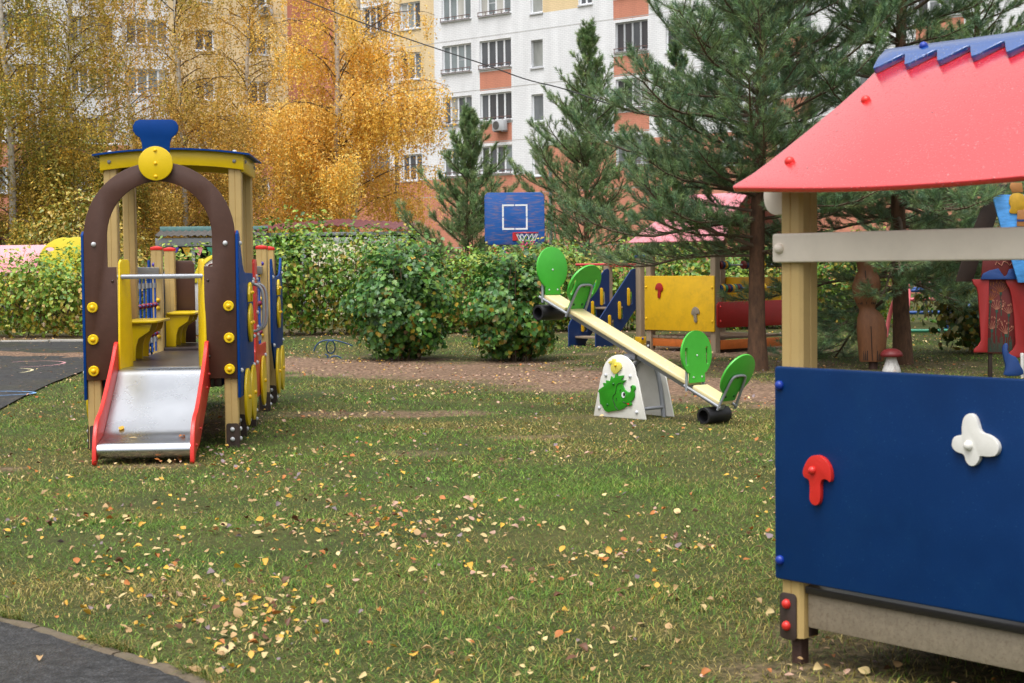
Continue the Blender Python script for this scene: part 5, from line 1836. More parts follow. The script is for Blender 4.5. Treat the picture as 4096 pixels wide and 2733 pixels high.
def pine(label, pos, H, spread, low, seed, trunk_r=.1, per=64, nlen=.085, nwid=.0042, whorl=.42, nb=(5, 6), lift=(24, 48), lean=(0, 0), cols=PINE_COL, sub=1.0, top_cut=None, droop=-.03, extra_limbs=()):
    rng = np.random.default_rng(seed)
    rr = random.Random(seed)
    o = thing('pine_tree', label, 'tree', pos)
    base = Vector(pos)
    tp = []
    for k in range(13):
        f = k / 12
        tp.append(base + Vector((lean[0] * f + .05 * math.sin(f * 7 + seed), lean[1] * f + .05 * math.cos(f * 5 + seed), -.1 + (H + .1) * f)))
    MB().tube(tp, [trunk_r * (1.25 if k == 0 else 1) * (1 - .88 * (k / 12)) + .006 for k in range(13)], 12).build('trunk', M['pine_bark'], o, smooth=60, world=True)

    def tr(z):
        f = min(max((z + .1) / (H + .1), 0), 1) * 12
        k = min(int(f), 11)
        return tp[k].lerp(tp[k + 1], f - k)
    bm_, segs = MB(), []
    jobs = [(z, az, L_, R(e_), .1) for z, az, L_, e_ in extra_limbs]
    z = low
    while z < H - .15:
        f = (z - low) / (H - low)
        n_ = rr.randint(*nb)
        az0 = rr.uniform(0, 6.28)
        Lmax = spread * (1 - f ** 1.25) * (.72 + .28 * min(1, f * 6 + .3)) + .16
        if top_cut and z > top_cut: break
        for k in range(n_):
            jobs.append((z + rr.uniform(-.14, .14), az0 + 6.28 * k / n_ + rr.uniform(-.45, .45), Lmax * rr.uniform(.55, 1.18), R(lift[0] + (lift[1] - lift[0]) * f + rr.uniform(-14, 14)), f))
        z += whorl * rr.uniform(.85, 1.15) * (1.0 - .35 * f)
    for z, az, L_, el, f in jobs:
            p = tr(z)
            d = Vector((math.cos(az) * math.cos(el), math.sin(az) * math.cos(el), math.sin(el)))
            pts = [p]
            ns = max(3, int(L_ / .28))
            st_ = L_ / ns
            dd = d.copy()
            for i in range(ns):
                dr_ = droop * (1 - f) ** 2 if i < ns * .55 else (.20 if droop > -.05 or f > .25 else .08)
                dd = (dd + Vector((rr.uniform(-.10, .10), rr.uniform(-.10, .10), dr_ + rr.uniform(-.05, .05)))).normalized()
                pts.append(pts[-1] + dd * st_)
            r0 = .009 + .008 * L_
            bm_.tube(pts, [r0 * (1 - .8 * i / ns) + .003 for i in range(ns + 1)], 6, caps=False)
            # shoots along the outer part of the branch
            for i in range(1, ns + 1):
                t_ = i / ns
                if t_ < .18 and L_ > .8: continue
                a, b = pts[i - 1], pts[i]
                dirv = (b - a).normalized()
                if t_ > .35 or L_ < .8:
                    segs.append((*a, *b))
                nsub = rr.choice((2, 2, 3)) if t_ > .3 else 2
                nsub = max(1, round(nsub * sub))
                for q in range(nsub):
                    sd = dirv.cross(Vector((0, 0, 1)))
                    if sd.length < .1: sd = Vector((1, 0, 0))
                    sd.normalize()
                    sgn = 1 if (q + i) % 2 else -1
                    v_ = (dirv * rr.uniform(.6, 1.0) + sd * sgn * rr.uniform(.5, 1.0) + Vector((0, 0, rr.uniform(-.05, .55)))).normalized()
                    l1 = L_ * .30 * (1.15 - t_ * .6) * rr.uniform(.6, 1.1) + .12
                    c0 = a.lerp(b, rr.random())
                    c1 = c0 + v_ * l1 * .55
                    v2 = (v_ + Vector((rr.uniform(-.15, .15), rr.uniform(-.15, .15), .35))).normalized()
                    c2 = c1 + v2 * l1 * .45
                    bm_.tube([c0, c1, c2], [.006, .004, .003], 4, caps=False)
                    segs.append((*c0.lerp(c1, .35), *c1))
                    segs.append((*c1, *c2))
                    if l1 > .34:
                        for s2 in (-1, 1):
                            w_ = (v2 + sd * s2 * rr.uniform(.4, .9) + Vector((0, 0, rr.uniform(0, .5)))).normalized()
                            e_ = c1 + w_ * rr.uniform(.14, .26)
                            segs.append((*c1, *e_))
            tipv = (pts[-1] - pts[-2]).normalized()
            tipv = (tipv + Vector((0, 0, .5))).normalized()
            segs.append((*pts[-1], *(pts[-1] + tipv * rr.uniform(.12, .22))))
    top = tr(H)
    segs.append((*(top - Vector((0, 0, .3))), *(top + Vector((0, 0, .12)))))
    for k in range(4):
        a = k * 1.57 + .4
        segs.append((*(top - Vector((0, 0, .15))), *(top + Vector((.10 * math.cos(a), .10 * math.sin(a), .10)))))
    tag(bm_.build('branches', M['twig'], o, smooth=60, world=True), kind='stuff')
    needles(rng, segs, per, nlen, nwid, cols, 'crown', o)
    return o, len(segs)


g = gnd(3042, 1478)
big, n1 = pine('big pine with bare lower trunk beside the yellow playhouse', (g.x, g.y, g.z), 8.6, 2.3, 1.62, 4, trunk_r=.115, per=48, nlen=.10, nwid=.006, whorl=.34, nb=(6, 8), lift=(6, 58), top_cut=6.6, sub=1.6, extra_limbs=((1.52, 3.25, 1.35, -2), (1.75, 3.7, 1.55, 6), (1.9, 2.9, 1.6, 8), (2.1, 3.4, 1.7, 10), (2.3, 4.0, 1.6, 14), (2.5, 3.0, 1.7, 16), (2.8, 3.5, 1.7, 20)))
# the long low limb that crosses in front of the playhouse
g = gnd(3604, 1452)
p2, n2 = pine('dark pine whose trunk shows through the near playhouse', (g.x, g.y, g.z), 8.8, 2.3, 1.15, 9, trunk_r=.12, per=46, nlen=.10, nwid=.006, whorl=.42, nb=(5, 7), lift=(-10, 52), top_cut=6.6, sub=1.9, droop=-.09)
q = at(2350, 500, 41)
p3, n3 = pine('slender mid-distance pine left of the big pine', (q.x, 41, .1), at(2392, 150, 41).z, 2.35, 1.0, 21, trunk_r=.08, per=34, nlen=.11, nwid=.010, whorl=.42, nb=(4, 6), lift=(18, 62), sub=1.35, cols=[lin(124, 148, 98), lin(104, 132, 90), lin(140, 160, 108)])
q = at(1868, 500, 39)
p4, n4 = pine('short young pine left of the basketball backboard', (q.x, 39, .1), at(1868, 470, 39).z, 1.75, .8, 33, trunk_r=.06, per=34, nlen=.11, nwid=.010, whorl=.36, sub=1.3, nb=(5, 6), lift=(18, 58), cols=[lin(122, 146, 96), lin(104, 130, 88), lin(136, 156, 104)])
q = at(3900, 300, 30)
p5, n5 = pine('pine rising behind the red roof at the right edge', (q.x, 30, .1), 8.6, 2.0, 1.5, 41, trunk_r=.11, per=30, nlen=.11, nwid=.010, whorl=.46, sub=1.3, nb=(5, 6), lift=(8, 48), top_cut=7.5)
q = at(2700, 400, 44)
p7, n7 = pine('farther pine standing behind the big pine on its left', (q.x, 44, .1), 7.2, 1.7, 1.0, 52, trunk_r=.09, per=34, nlen=.11, nwid=.010, whorl=.46, sub=1.3, nb=(4, 5), lift=(12, 55))


def birch(label, pos, H, cr, seed, pal, limbs, strands, vis_top, low=.14, stems=1, dens=lambda f: 1.0, size=.062, lean=0.0, trunk_r=.12, dl=(.7, 2.3), br_h=1.05):
    rng = np.random.default_rng(seed)
    rr = random.Random(seed)
    o = thing('birch_tree', label, 'tree', pos)
    base = Vector(pos)
    bm_ = MB()
    strands_p = []
    for s_ in range(stems):
        off = Vector((rr.uniform(-.35, .35), rr.uniform(-.25, .25), 0)) * (0 if stems == 1 else 1)
        ln = Vector((lean + off.x * 1.6, off.y, 0))
        tp = [base + off + ln * (k / 10) ** 1.3 + Vector((.10 * math.sin(k * .8 + seed + s_), .08 * math.cos(k * .7 + seed), -.1 + (H + .1) * k / 10)) for k in range(11)]
        MB().tube(tp, [trunk_r * (1 - .85 * k / 10) + .012 for k in range(11)], 10).build('trunk', M['birch_bark'], o, smooth=60, world=True)
        for k in range(limbs // stems):
            f = low + (1 - low) * ((k + rr.random()) / (limbs / stems)) ** .9
            zt = f * H
            if zt > vis_top + 2.5: continue
            kk = min(int(f * 10), 9)
            p = tp[kk].lerp(tp[kk + 1], f * 10 - kk)
            az = rr.uniform(0, 6.283)
            L_ = cr * (1 - max(0, f - .35) / .65 * .72) * rr.uniform(.55, 1.08) * (.75 + .25 * min(1, f / .25))
            pts = [p]
            up = br_h * rr.uniform(.7, 1.2)
            n_ = 8
            for i in range(1, n_ + 1):
                t = i / n_
                pts.append(p + Vector((math.cos(az + .3 * t) * L_ * t, math.sin(az + .3 * t) * L_ * t, L_ * (up * t - .70 * t * t) + rr.uniform(-.05, .05))))
            r0 = .008 + .006 * L_
            bm_.tube(pts, [r0 * (1 - .85 * i / n_) + .003 for i in range(n_ + 1)], 5, caps=False)
            ns = int(strands * dens(f) * (L_ / cr + .25))
            for q in range(ns):
                t = rr.uniform(.15, 1.0) ** .8
                i = min(int(t * n_), n_ - 1)
                c = pts[i].lerp(pts[i + 1], t * n_ - i) + Vector((rr.gauss(0, .22), rr.gauss(0, .22), rr.gauss(0, .12)))
                l = rr.uniform(*dl) * (.6 + .4 * dens(f))
                e = c + Vector((rr.gauss(0, .14), rr.gauss(0, .14), -l))
                if e.z < .9: e.z = .9
                strands_p.append((*c, *e, f))
    S = np.array(strands_p)
    nl = np.maximum(4, (np.linalg.norm(S[:, 3:6] - S[:, :3], axis=1) / .050).astype(int))
    ix = np.repeat(np.arange(len(S)), nl)
    t = rng.random((len(ix), 1))
    P_ = S[ix, :3] + (S[ix, 3:6] - S[ix, :3]) * t + rng.normal(0, .045, (len(ix), 3))
    for k in range(0, len(S), 6):
        bm_.tube([S[k, :3], S[k, 3:6]], [.004, .002], 3, caps=False)
    tag(bm_.build('branches', M['twig'], o, smooth=60, world=True), kind='stuff')
    n_ = len(P_)
    nrm = rng.normal(size=(n_, 3)) + np.array([[0, -.4, .3]])
    fr = frames(nrm, rng.random(n_) * 6.28)
    # colour wanders through the crown in patches, one tint per strand
    pal = np.asarray(pal)
    pick = (vn(P_[:, 0] + P_[:, 1], P_[:, 2], 1.1, seed) * .75 + rng.random(n_) * .35) * len(pal)
    cc = pal[np.clip(pick.astype(int), 0, len(pal) - 1)] * rng.uniform(.72, 1.28, (n_, 1))
    leafv = [(0, -.5, 0), (.34, -.05, .06), (0, .55, 0), (-.34, -.05, .06)]
    l = np.array(o.location)
    scatter('crown', leafv, [(0, 1, 2, 3)], P_ - l, fr, size * rng.uniform(.75, 1.3, n_), cc, M['birch_leaf'], o)
    return n_


GOLD = [lin(232, 194, 88), lin(240, 200, 92), lin(246, 212, 124), lin(236, 184, 74), lin(218, 194, 100)]
OLIVE = [lin(160, 148, 60), lin(180, 158, 64), lin(196, 162, 68), lin(138, 138, 60), lin(170, 150, 66)]
TAN = [lin(214, 168, 76), lin(222, 176, 78), lin(198, 160, 72), lin(180, 154, 68), lin(224, 184, 100)]
q = at(1385, 900, 56)
nb1 = birch('large golden birch standing before the corner of the apartment block', (q.x, 56, .1), 15.5, 4.2, 3, GOLD, 110, 80, 10.5, low=.13, stems=2, size=.074, trunk_r=.13, dl=(.5, 1.7), dens=lambda f: 1.35 if f < .42 else (.95 if f < .55 else .5))
q = at(1000, 900, 60)
nb2 = birch('tan thinning birch between the toy train roof and the golden birch', (q.x, 60, .1), 15, 3.0, 14, TAN, 80, 62, 11.5, low=.12, stems=1, size=.070, dens=lambda f: 1.15 if f < .32 else (.6 if f < .45 else .32), trunk_r=.11)
q = at(730, 900, 52)
nb3 = birch('tan birch with white trunk right behind the blue chimney', (q.x, 52, .1), 14.5, 2.6, 18, TAN + OLIVE[:2], 80, 66, 10, low=.14, size=.065, dens=lambda f: 1.15 if f < .32 else (.6 if f < .45 else .32), trunk_r=.11)
q = at(300, 900, 50)
nb4 = birch('olive and yellow birch with white trunk left of the train canopy', (q.x, 50, .1), 14.5, 2.7, 26, OLIVE, 84, 66, 10, low=.10, size=.065, dens=lambda f: 1.15 if f < .32 else (.62 if f < .45 else .44), trunk_r=.11)
q = at(520, 900, 58)
nb6 = birch('brownish birch farther back between two white trunks', (q.x, 58, .1), 13.5, 2.6, 61, TAN, 70, 62, 10.5, low=.12, size=.068, dens=lambda f: 1.15 if f < .32 else (.6 if f < .45 else .32), trunk_r=.10)
q = at(40, 900, 47)
nb5 = birch('dense olive birch at the left edge of the picture', (q.x, 47, .1), 14, 2.7, 37, OLIVE + [lin(190, 150, 50)], 88, 66, 10, low=.08, size=.070, dens=lambda f: 1.15 if f < .32 else (.62 if f < .45 else .44), trunk_r=.12)


# ------------------------------------------------------------------ bushes and hedges
def lobed():
    r_ = [(.0, -.5), (.22, -.46), (.46, -.18), (.30, -.06), (.46, .14), (.20, .20), (0, .60), (-.20, .20), (-.46, .14), (-.30, -.06), (-.46, -.18), (-.22, -.46)]
    v = [(0, -.05, .0)] + [(x, y, .10 * abs(x) * 2 - .16 * max(0, y) ** 2) for x, y in r_]
    return v, [(0, i, i % 12 + 1) for i in range(1, 13)]


LV, LFc = lobed()
SLV = [(0, -.5, 0), (.38, -.1, .10), (.22, .25, .06), (0, .55, -.05), (-.22, .25, .06), (-.38, -.1, .10)]
SLF = [(0, 1, 2), (0, 2, 3), (0, 3, 4), (0, 4, 5)]


def leaf_cloud(rng, c, rad, n, shell=.55, zmin=.0, wob=.2, sup=2.4):
    """points mostly near the outside of a lumpy upright bush"""
    d = rng.normal(size=(n * 2, 3))
    d /= np.linalg.norm(d, axis=1, keepdims=True)
    e = (np.abs(d) ** sup).sum(1) ** (-1 / sup)          # a rounded box rather than a ball
    r_ = shell + (1 - shell) * rng.random(n * 2) ** .7
    lump = 1 + wob * (vn(d[:, 0] * 2 + d[:, 1] * 1.3, d[:, 2] * 2, .55, int(c[0] * 7) % 9) - .5) * 2
    p = d * (e * r_ * lump)[:, None] * np.array(rad) + np.array(c)
    k = p[:, 2] > zmin
    return p[k][:n], d[k][:n]


def bush(name, label, pos, rx, ry, h, n, seed, pal, size, tmpl=(LV, LFc), shell=.5, stems=14, cat='bush', top_shoots=0, mixk=1.0, group=None, low_yellow=None):
    rng = np.random.default_rng(seed)
    o = thing(name, label, cat, pos, 0, group)
    P_, D_ = leaf_cloud(rng, (0, 0, h * .5), (rx, ry, h * .52), n, shell, .04, wob=.36)
    extra = []
    rr = random.Random(seed)
    sb = MB()
    for k in range(stems):
        a = rr.uniform(0, 6.28)
        r0 = rr.uniform(.05, .35)
        b_ = Vector((math.cos(a) * r0 * rx, math.sin(a) * r0 * ry, -.05))
        t_ = Vector((math.cos(a) * rx * rr.uniform(.3, .9), math.sin(a) * ry * rr.uniform(.3, .9), h * rr.uniform(.6, 1.0)))
        m_ = b_.lerp(t_, .5) + Vector((0, 0, h * .08))
        sb.tube([b_, m_, t_], [.014, .010, .004], 5, caps=False)
    for k in range(top_shoots):
        a = rr.uniform(0, 6.28)
        c = Vector((math.cos(a) * rx * rr.uniform(0, .9), math.sin(a) * ry * rr.uniform(0, .8), h * .92))
        e = c + Vector((rr.uniform(-.1, .1), rr.uniform(-.1, .1), rr.uniform(.18, .45)))
        sb.tube([c - Vector((0, 0, .3)), e], [.006, .003], 4, caps=False)
        for i in range(9):
            extra.append(tuple(c.lerp(e, i / 8) + Vector((rr.uniform(-.07, .07), rr.uniform(-.07, .07), 0))))
    tag(sb.build('stems', M['twig'], o, smooth=60), kind='stuff')
    if extra:
        P_ = np.concatenate([P_, np.array(extra)])
        D_ = np.concatenate([D_, np.tile([[0, -.5, .6]], (len(extra), 1))])
    m = len(P_)
    nrm = D_ * 1.1 + np.array([[0, -.1, .55]]) + rng.normal(0, .50, (m, 3))
    fr = frames(nrm, np.pi + rng.normal(0, .9, m))
    cc = jitter(rng, pal, m, .16)
    if low_yellow is not None:
        lo = (rng.random(m) < low_yellow * (1.2 - P_[:, 2] / h))
        cc[lo] = jitter(rng, [lin(176, 150, 52), lin(150, 128, 50), lin(130, 110, 56)], int(lo.sum()), .18)
    scatter('foliage', tmpl[0], tmpl[1], P_, fr, size * rng.uniform(.55, 1.3, m), cc, M['leaf'], o)
    return m


BUSH = [lin(72, 116, 44), lin(54, 98, 40), lin(86, 130, 50), lin(64, 106, 52), lin(104, 138, 52)]
HEDGE = [lin(108, 148, 50), lin(88, 130, 46), lin(134, 162, 56), lin(74, 114, 46), lin(148, 162, 60)]
cnt = []
g = gnd(1605, 1448)
cnt.append(bush('round_bush', 'round leafy green bush left of the gap, taller of the two', (g.x, g.y + .6, g.z), .74, .72, 1.62, 9000, 1, BUSH, .076, low_yellow=.10, top_shoots=16, shell=.4))
g = gnd(2058, 1452)
cnt.append(bush('round_bush', 'round leafy green bush directly left of the seesaw', (g.x, g.y + .6, g.z), .68, .68, 1.46, 8500, 2, BUSH, .076, low_yellow=.18, top_shoots=10, shell=.4))
g = gnd(3780, 1385)
cnt.append(bush('round_bush', 'dark leafy bush beside the fairy house seen through the near playhouse', (g.x + .15, g.y - 1.6, g.z), .85, .8, 2.1, 3000, 6, [lin(72, 92, 44), lin(58, 82, 42), lin(96, 102, 46), lin(120, 112, 48)], .11, low_yellow=.2))


def hedge(label, a, b, depth, h, seed, pal, low_yellow, n, size=.088, hf=None):
    o = thing('hedge', label, 'hedge', (a[0], a[1], gz(*a)))
    rng = np.random.default_rng(seed)
    ax, ay = a
    L_ = math.hypot(b[0] - ax, b[1] - ay)
    ux, uy = (b[0] - ax) / L_, (b[1] - ay) / L_
    # a run of overlapping shrubs of uneven height and girth
    rl = random.Random(seed + 100)
    lumps, tt = [], 0.0
    while tt < L_:
        for row in (-1, 1):
            hh_ = h * rl.uniform(.80, 1.10) * (float(hf(tt)) if hf else 1) * (1.0 if row < 0 else 1.06)
            lumps.append((tt + rl.uniform(-.25, .25), row * depth * rl.uniform(.12, .30), rl.uniform(.55, .95), rl.uniform(.5, .75), hh_))
        tt += rl.uniform(.7, 1.15)
    PP, DD = [], []
    for (t0, v0, rx_, ry_, hh_) in lumps:
        p_, d_ = leaf_cloud(rng, (0, 0, hh_ * .48), (rx_, ry_, hh_ * .50), n // len(lumps), .5, .0, .3, 3.6)
        PP.append(np.stack([ux * (t0 + p_[:, 0]) - uy * (v0 + p_[:, 1]), uy * (t0 + p_[:, 0]) + ux * (v0 + p_[:, 1]), p_[:, 2]], 1))
        DD.append(d_)
    P_, D_ = np.concatenate(PP), np.concatenate(DD)
    rr = random.Random(seed)
    sb = MB()
    extra = []
    for k in range(int(L_ * 2.2)):
        tt = rr.uniform(0, L_)
        vv = rr.uniform(-.35, .35) * depth
        hh = h * .95
        c = Vector((ux * tt - uy * vv, uy * tt + ux * vv, -.1))
        hh = h * .9 * (float(hf(tt)) if hf else 1)
        e = Vector((c.x + rr.uniform(-.15, .15), c.y + rr.uniform(-.15, .15), hh + rr.choice((0, .12, .3, .5)) * rr.random()))
        sb.tube([c, c.lerp(e, .5) + Vector((rr.uniform(-.1, .1), 0, 0)), e], [.014, .010, .003], 4, caps=False)
        for i in range(8):
            extra.append(tuple(e - Vector((rr.uniform(-.09, .09), rr.uniform(-.09, .09), i * .05))))
    tag(sb.build('stems', M['twig'], o, smooth=60), kind='stuff')
    P_ = np.concatenate([P_, np.array(extra)])
    D_ = np.concatenate([D_, np.tile([[0, -.5, .8]], (len(extra), 1))])
    m = len(P_)
    nrm = D_ + rng.normal(0, .45, (m, 3)) + np.array([[0, -.1, .35]])
    fr = frames(nrm, np.pi + rng.normal(0, 1.0, m))
    cc = jitter(rng, pal, m, .17)
    f = P_[:, 2] / h
    patch = vn(P_[:, 0], P_[:, 2], .7, seed + 5)
    lo = rng.random(m) < low_yellow * np.clip(1.45 - f * 1.1, 0, 1.3) * (patch * 1.5)
    cc[lo] = jitter(rng, [lin(172, 150, 54), lin(146, 128, 48), lin(186, 160, 70), lin(120, 104, 48)], int(lo.sum()), .18)
    scatter('foliage', SLV, SLF, P_, fr, size * rng.uniform(.7, 1.35, m), cc, M['leaf'], o)
    # dense inner twigs so that the hedge is not see-through
    core = MB()
    for k in range(int(L_ * 26)):
        tt, vv = rr.uniform(0, L_), rr.uniform(-.25, .35) * depth
        c = Vector((ux * tt - uy * vv, uy * tt + ux * vv, rr.uniform(0, h * .45)))
        core.tube([c, c + Vector((rr.uniform(-.25, .25), rr.uniform(-.2, .2), rr.uniform(.3, .55) * h))], [.010, .004], 3, caps=False)
    tag(core.build('inner_twigs', M['twig'], o, smooth=60), kind='stuff')
    return m


cnt.append(hedge('long green hedge behind the two round bushes, below the backboard', (-5.2, 33.2), (7.6, 34.4), 1.9, 2.10, 12, HEDGE, .24, 40000, hf=lambda t: 1.04 - .21 * sstep(2.6, 4.4, t) + .06 * sstep(9, 11, t)))
cnt.append(hedge('yellowing hedge beyond the court left of the train', (-16.0, 34.2), (-6.6, 33.2), 1.7, 1.66, 13, [lin(120, 156, 58), lin(100, 140, 56), lin(146, 168, 62), lin(164, 170, 66)], .38, 20000))
cnt.append(hedge('hedge far right behind the carved figure', (7.6, 35.4), (16, 36), 1.9, 2.0, 15, HEDGE, .3, 4500))
g = gnd(330, 1400)
cnt.append(bush('round_bush', 'yellow twiggy bush against the left side of the train', (-7.1, 29.6, .1), .75, .6, 1.9, 1100, 16, [lin(176, 150, 60), lin(150, 132, 52), lin(116, 124, 48)], .10, tmpl=(SLV, SLF), shell=.3))
q = at(600, 800, 54)
cnt.append(bush('tall_shrub', 'tall yellow-green shrub behind the pink roof on the left', (at(330, 900, 43).x, 43, .1), 1.7, 1.4, 3.6, 4200, 17, OLIVE + [lin(112, 124, 48)], .10, tmpl=(SLV, SLF), shell=.3, stems=10))
cnt.append(bush('tall_shrub', 'low olive shrubs filling the space under the birches', (at(800, 900, 54).x, 54, .1), 6.2, 1.6, 3.1, 6500, 19, OLIVE + TAN[:2], .11, tmpl=(SLV, SLF), shell=.35, stems=24))
#print('counts', n1, n2, n3, n4, n5, n7, nb1, nb2, nb3, nb4, nb5, nb6, cnt)

# ------------------------------------------------------------------ grass and fallen leaves
rng = np.random.default_rng(77)


def wedge(n, y0, y1, pad=.5, k=.345):
    """random ground points in the part of the lawn near enough to show"""
    y = np.sqrt(rng.random(n) * (y1 ** 2 - y0 ** 2) + y0 ** 2)
    x = (rng.random(n) * 2 - 1) * (k * y + pad)
    return x, y


def area(y0, y1, pad=.5, k=.345): return k * (y1 ** 2 - y0 ** 2) + 2 * pad * (y1 - y0)


def hard(x, y): return inpoly(x, y, COURT) | inpoly(x, y, WALK)


def grass_strip(y0, y1, dens, wd, ln):
    n = int(area(y0, y1) * dens)
    x, y = wedge(n, y0, y1)
    clump = vn(x, y, .12, 11) * .6 + vn(x, y, .5, 12) * .4
    keep = (rng.random(n) < np.clip(1.15 - soil(x, y) * 1.25 + .9 * np.clip(vn(x, y, .35, 41) - .62, 0, 1), 0.03, 1) * (.35 + clump * 1.1)) & ~hard(x, y)
    x, y = x[keep], y[keep]
    n = len(x)
    z = 0.10 * sstep(18.0, 27.0, y) - .012
    L_ = ln * rng.uniform(.55, 1.35, n) * (.7 + .7 * vn(x, y, .4, 13))
    az = rng.random(n) * 6.283 + 2.0 * vn(x, y, .6, 14)
    el = np.radians(rng.uniform(4, 62, n))
    d0 = np.stack([np.cos(az) * np.cos(el), np.sin(az) * np.cos(el), np.sin(el)], 1)
    d1 = np.stack([np.cos(az) * np.cos(el * .35), np.sin(az) * np.cos(el * .35), np.sin(el * .35) - .12], 1)
    s_ = np.stack([-np.sin(az), np.cos(az), np.zeros(n)], 1)
    w2 = (wd * rng.uniform(.6, 1.3, n))[:, None] * .5
    b = np.stack([x, y, z], 1)
    m_ = b + d0 * L_[:, None] * .55
    t = m_ + d1 * L_[:, None] * .45
    V = np.stack([b - s_ * w2, b + s_ * w2, m_ - s_ * w2 * .8, m_ + s_ * w2 * .8, t], 1).reshape(-1, 3)
    i = np.arange(n)[:, None] * 5
    Fc = np.concatenate([i + [[0, 1, 3]], i + [[0, 3, 2]], i + [[2, 3, 4]]], 1).reshape(-1, 3)
    green = np.array([lin(98, 134, 44), lin(76, 114, 36), lin(124, 152, 60), lin(90, 124, 46)])
    dry = np.array([lin(188, 168, 106), lin(152, 138, 74), lin(136, 130, 58), lin(110, 94, 50)])
    p_dry = np.clip(.34 + 1.0 * (vn(x, y, 1.3, 15) - .45) + .5 * (vn(x, y, .35, 16) - .5) + .35 * soil(x, y), .08, .9)
    isd = rng.random(n) < p_dry
    cc = np.where(isd[:, None], dry[rng.integers(0, 4, n)], green[rng.integers(0, 4, n)]) * rng.uniform(.5, 1.45, (n, 1))
    if y0 >= 7.5:                               # far blades: one triangle each
        V = np.stack([b - s_ * w2, b + s_ * w2, t], 1).reshape(-1, 3)
        return V, np.arange(3 * n).reshape(-1, 3), np.repeat(cc, 3, 0)
    return V, Fc, np.repeat(cc, 5, 0)


def kerb_tufts(n):
    """longer blades leaning over the kerb"""
    e = np.array(smooth_pts(WALK_EDGE[2:], 2, closed=False))
    k = rng.integers(0, len(e) - 1, n)
    p = e[k] + (e[k + 1] - e[k]) * rng.random((n, 1))
    keep = vn(p[:, 0], p[:, 1], .14, 31) > .42
    p, k = p[keep], k[keep]
    n = len(p)
    off_ = rng.uniform(.015, .09, n)
    d = e[k + 1] - e[k]
    d /= np.linalg.norm(d, axis=1, keepdims=True)
    x, y = p[:, 0] - d[:, 1] * off_, p[:, 1] + d[:, 0] * off_
    az = np.arctan2(-d[:, 0], d[:, 1]) + rng.normal(0, 1.1, n)
    el = np.radians(rng.uniform(15, 75, n))
    L_ = rng.uniform(.04, .10, n)[:, None]
    d0 = np.stack([np.cos(az) * np.cos(el), np.sin(az) * np.cos(el), np.sin(el)], 1)
    d1 = np.stack([np.cos(az), np.sin(az), -.15 + 0 * az], 1)
    s_ = np.stack([-np.sin(az), np.cos(az), 0 * az], 1) * .0016
    b = np.stack([x, y, 0 * x - .005], 1)
    m_ = b + d0 * L_ * .6
    t = m_ + d1 * L_ * .4
    V = np.stack([b - s_, b + s_, m_ - s_ * .8, m_ + s_ * .8, t], 1).reshape(-1, 3)
    i = np.arange(n)[:, None] * 5
    Fc = np.concatenate([i + [[0, 1, 3]], i + [[0, 3, 2]], i + [[2, 3, 4]]], 1).reshape(-1, 3)
    cc = jitter(rng, [lin(96, 110, 44), lin(128, 120, 60), lin(72, 96, 36), lin(150, 134, 78)], n, .2)
    return V, Fc, np.repeat(cc, 5, 0)


V, Fc, C_ = kerb_tufts(5200)
parts, off = [(V, Fc, C_)], len(V)
for a in ((4.9, 7.5, 6200, .0032, .046), (7.5, 11, 6200, .0046, .046), (11, 16, 3000, .0064, .046), (16, 22, 1200, .009, .052), (22, 31, 300, .013, .06)):
    V, Fc, C_ = grass_strip(*a)
    parts.append((V, Fc + off, C_))
    off += len(V)
me = raw_mesh('grass', np.concatenate([p[0] for p in parts]), np.concatenate([p[1] for p in parts]), M['grass'], np.concatenate([p[2] for p in parts]))
tag(link_mesh('grass', me), 'short matted grass, green with straw-coloured blades', 'grass', kind='stuff')
NG = len(me.polygons)

# fallen leaves: an ovate leaf, curled along the midrib
def leaf_shape(curl, bend, wide):
    st_ = [(-.5, .04), (-.36, .24), (-.12, .36), (.14, .32), (.36, .17), (.56, .0)]
    v = []
    for y, wv in st_:
        zc = bend * (y * y) * .9
        for s in (-1, 0, 1):
            v.append((s * wv * wide, y, zc + (curl * wv * wv * 2.2 if s else 0)))
    f = []
    for i in range(len(st_) - 1):
        for s in (0, 1):
            a = i * 3 + s
            f += [(a, a + 1, a + 4), (a, a + 4, a + 3)]
    return v, f


SHAPES = [leaf_shape(.35, .1, 1.0), leaf_shape(.9, -.35, .95), leaf_shape(-.5, .4, 1.1), leaf_shape(1.5, .5, .8), leaf_shape(.1, -.2, 1.2)]
LEAFC = [('pale cream', lin(204, 180, 128)), ('dusty pink', lin(186, 150, 130)), ('golden yellow', lin(206, 160, 60)), ('orange brown', lin(176, 108, 54)), ('dark brown', lin(104, 70, 50)), ('greyish mauve', lin(126, 110, 112)), ('light tan', lin(180, 146, 102))]
LEAFW = np.array([.27, .09, .22, .08, .10, .04, .20])
LEAFW2 = np.array([.12, .16, .10, .14, .21, .11, .16])


def leaf_points(y0, y1, dens):
    n = int(area(y0, y1) * dens)
    x, y = wedge(n, y0, y1)
    cl = vn(x, y, .45, 21) * .55 + vn(x, y, 1.6, 22) * .45
    hd = hard(x, y)
    keep = rng.random(n) < np.where(hd, np.where(y > 12, .14, .04), np.clip((cl - .36) * 2.8, .05, 1) * (.75 + .5 * soil(x, y)) * np.clip(1.05 - .35 * (x / y) / .3, .5, 1.3))
    return x[keep], y[keep]


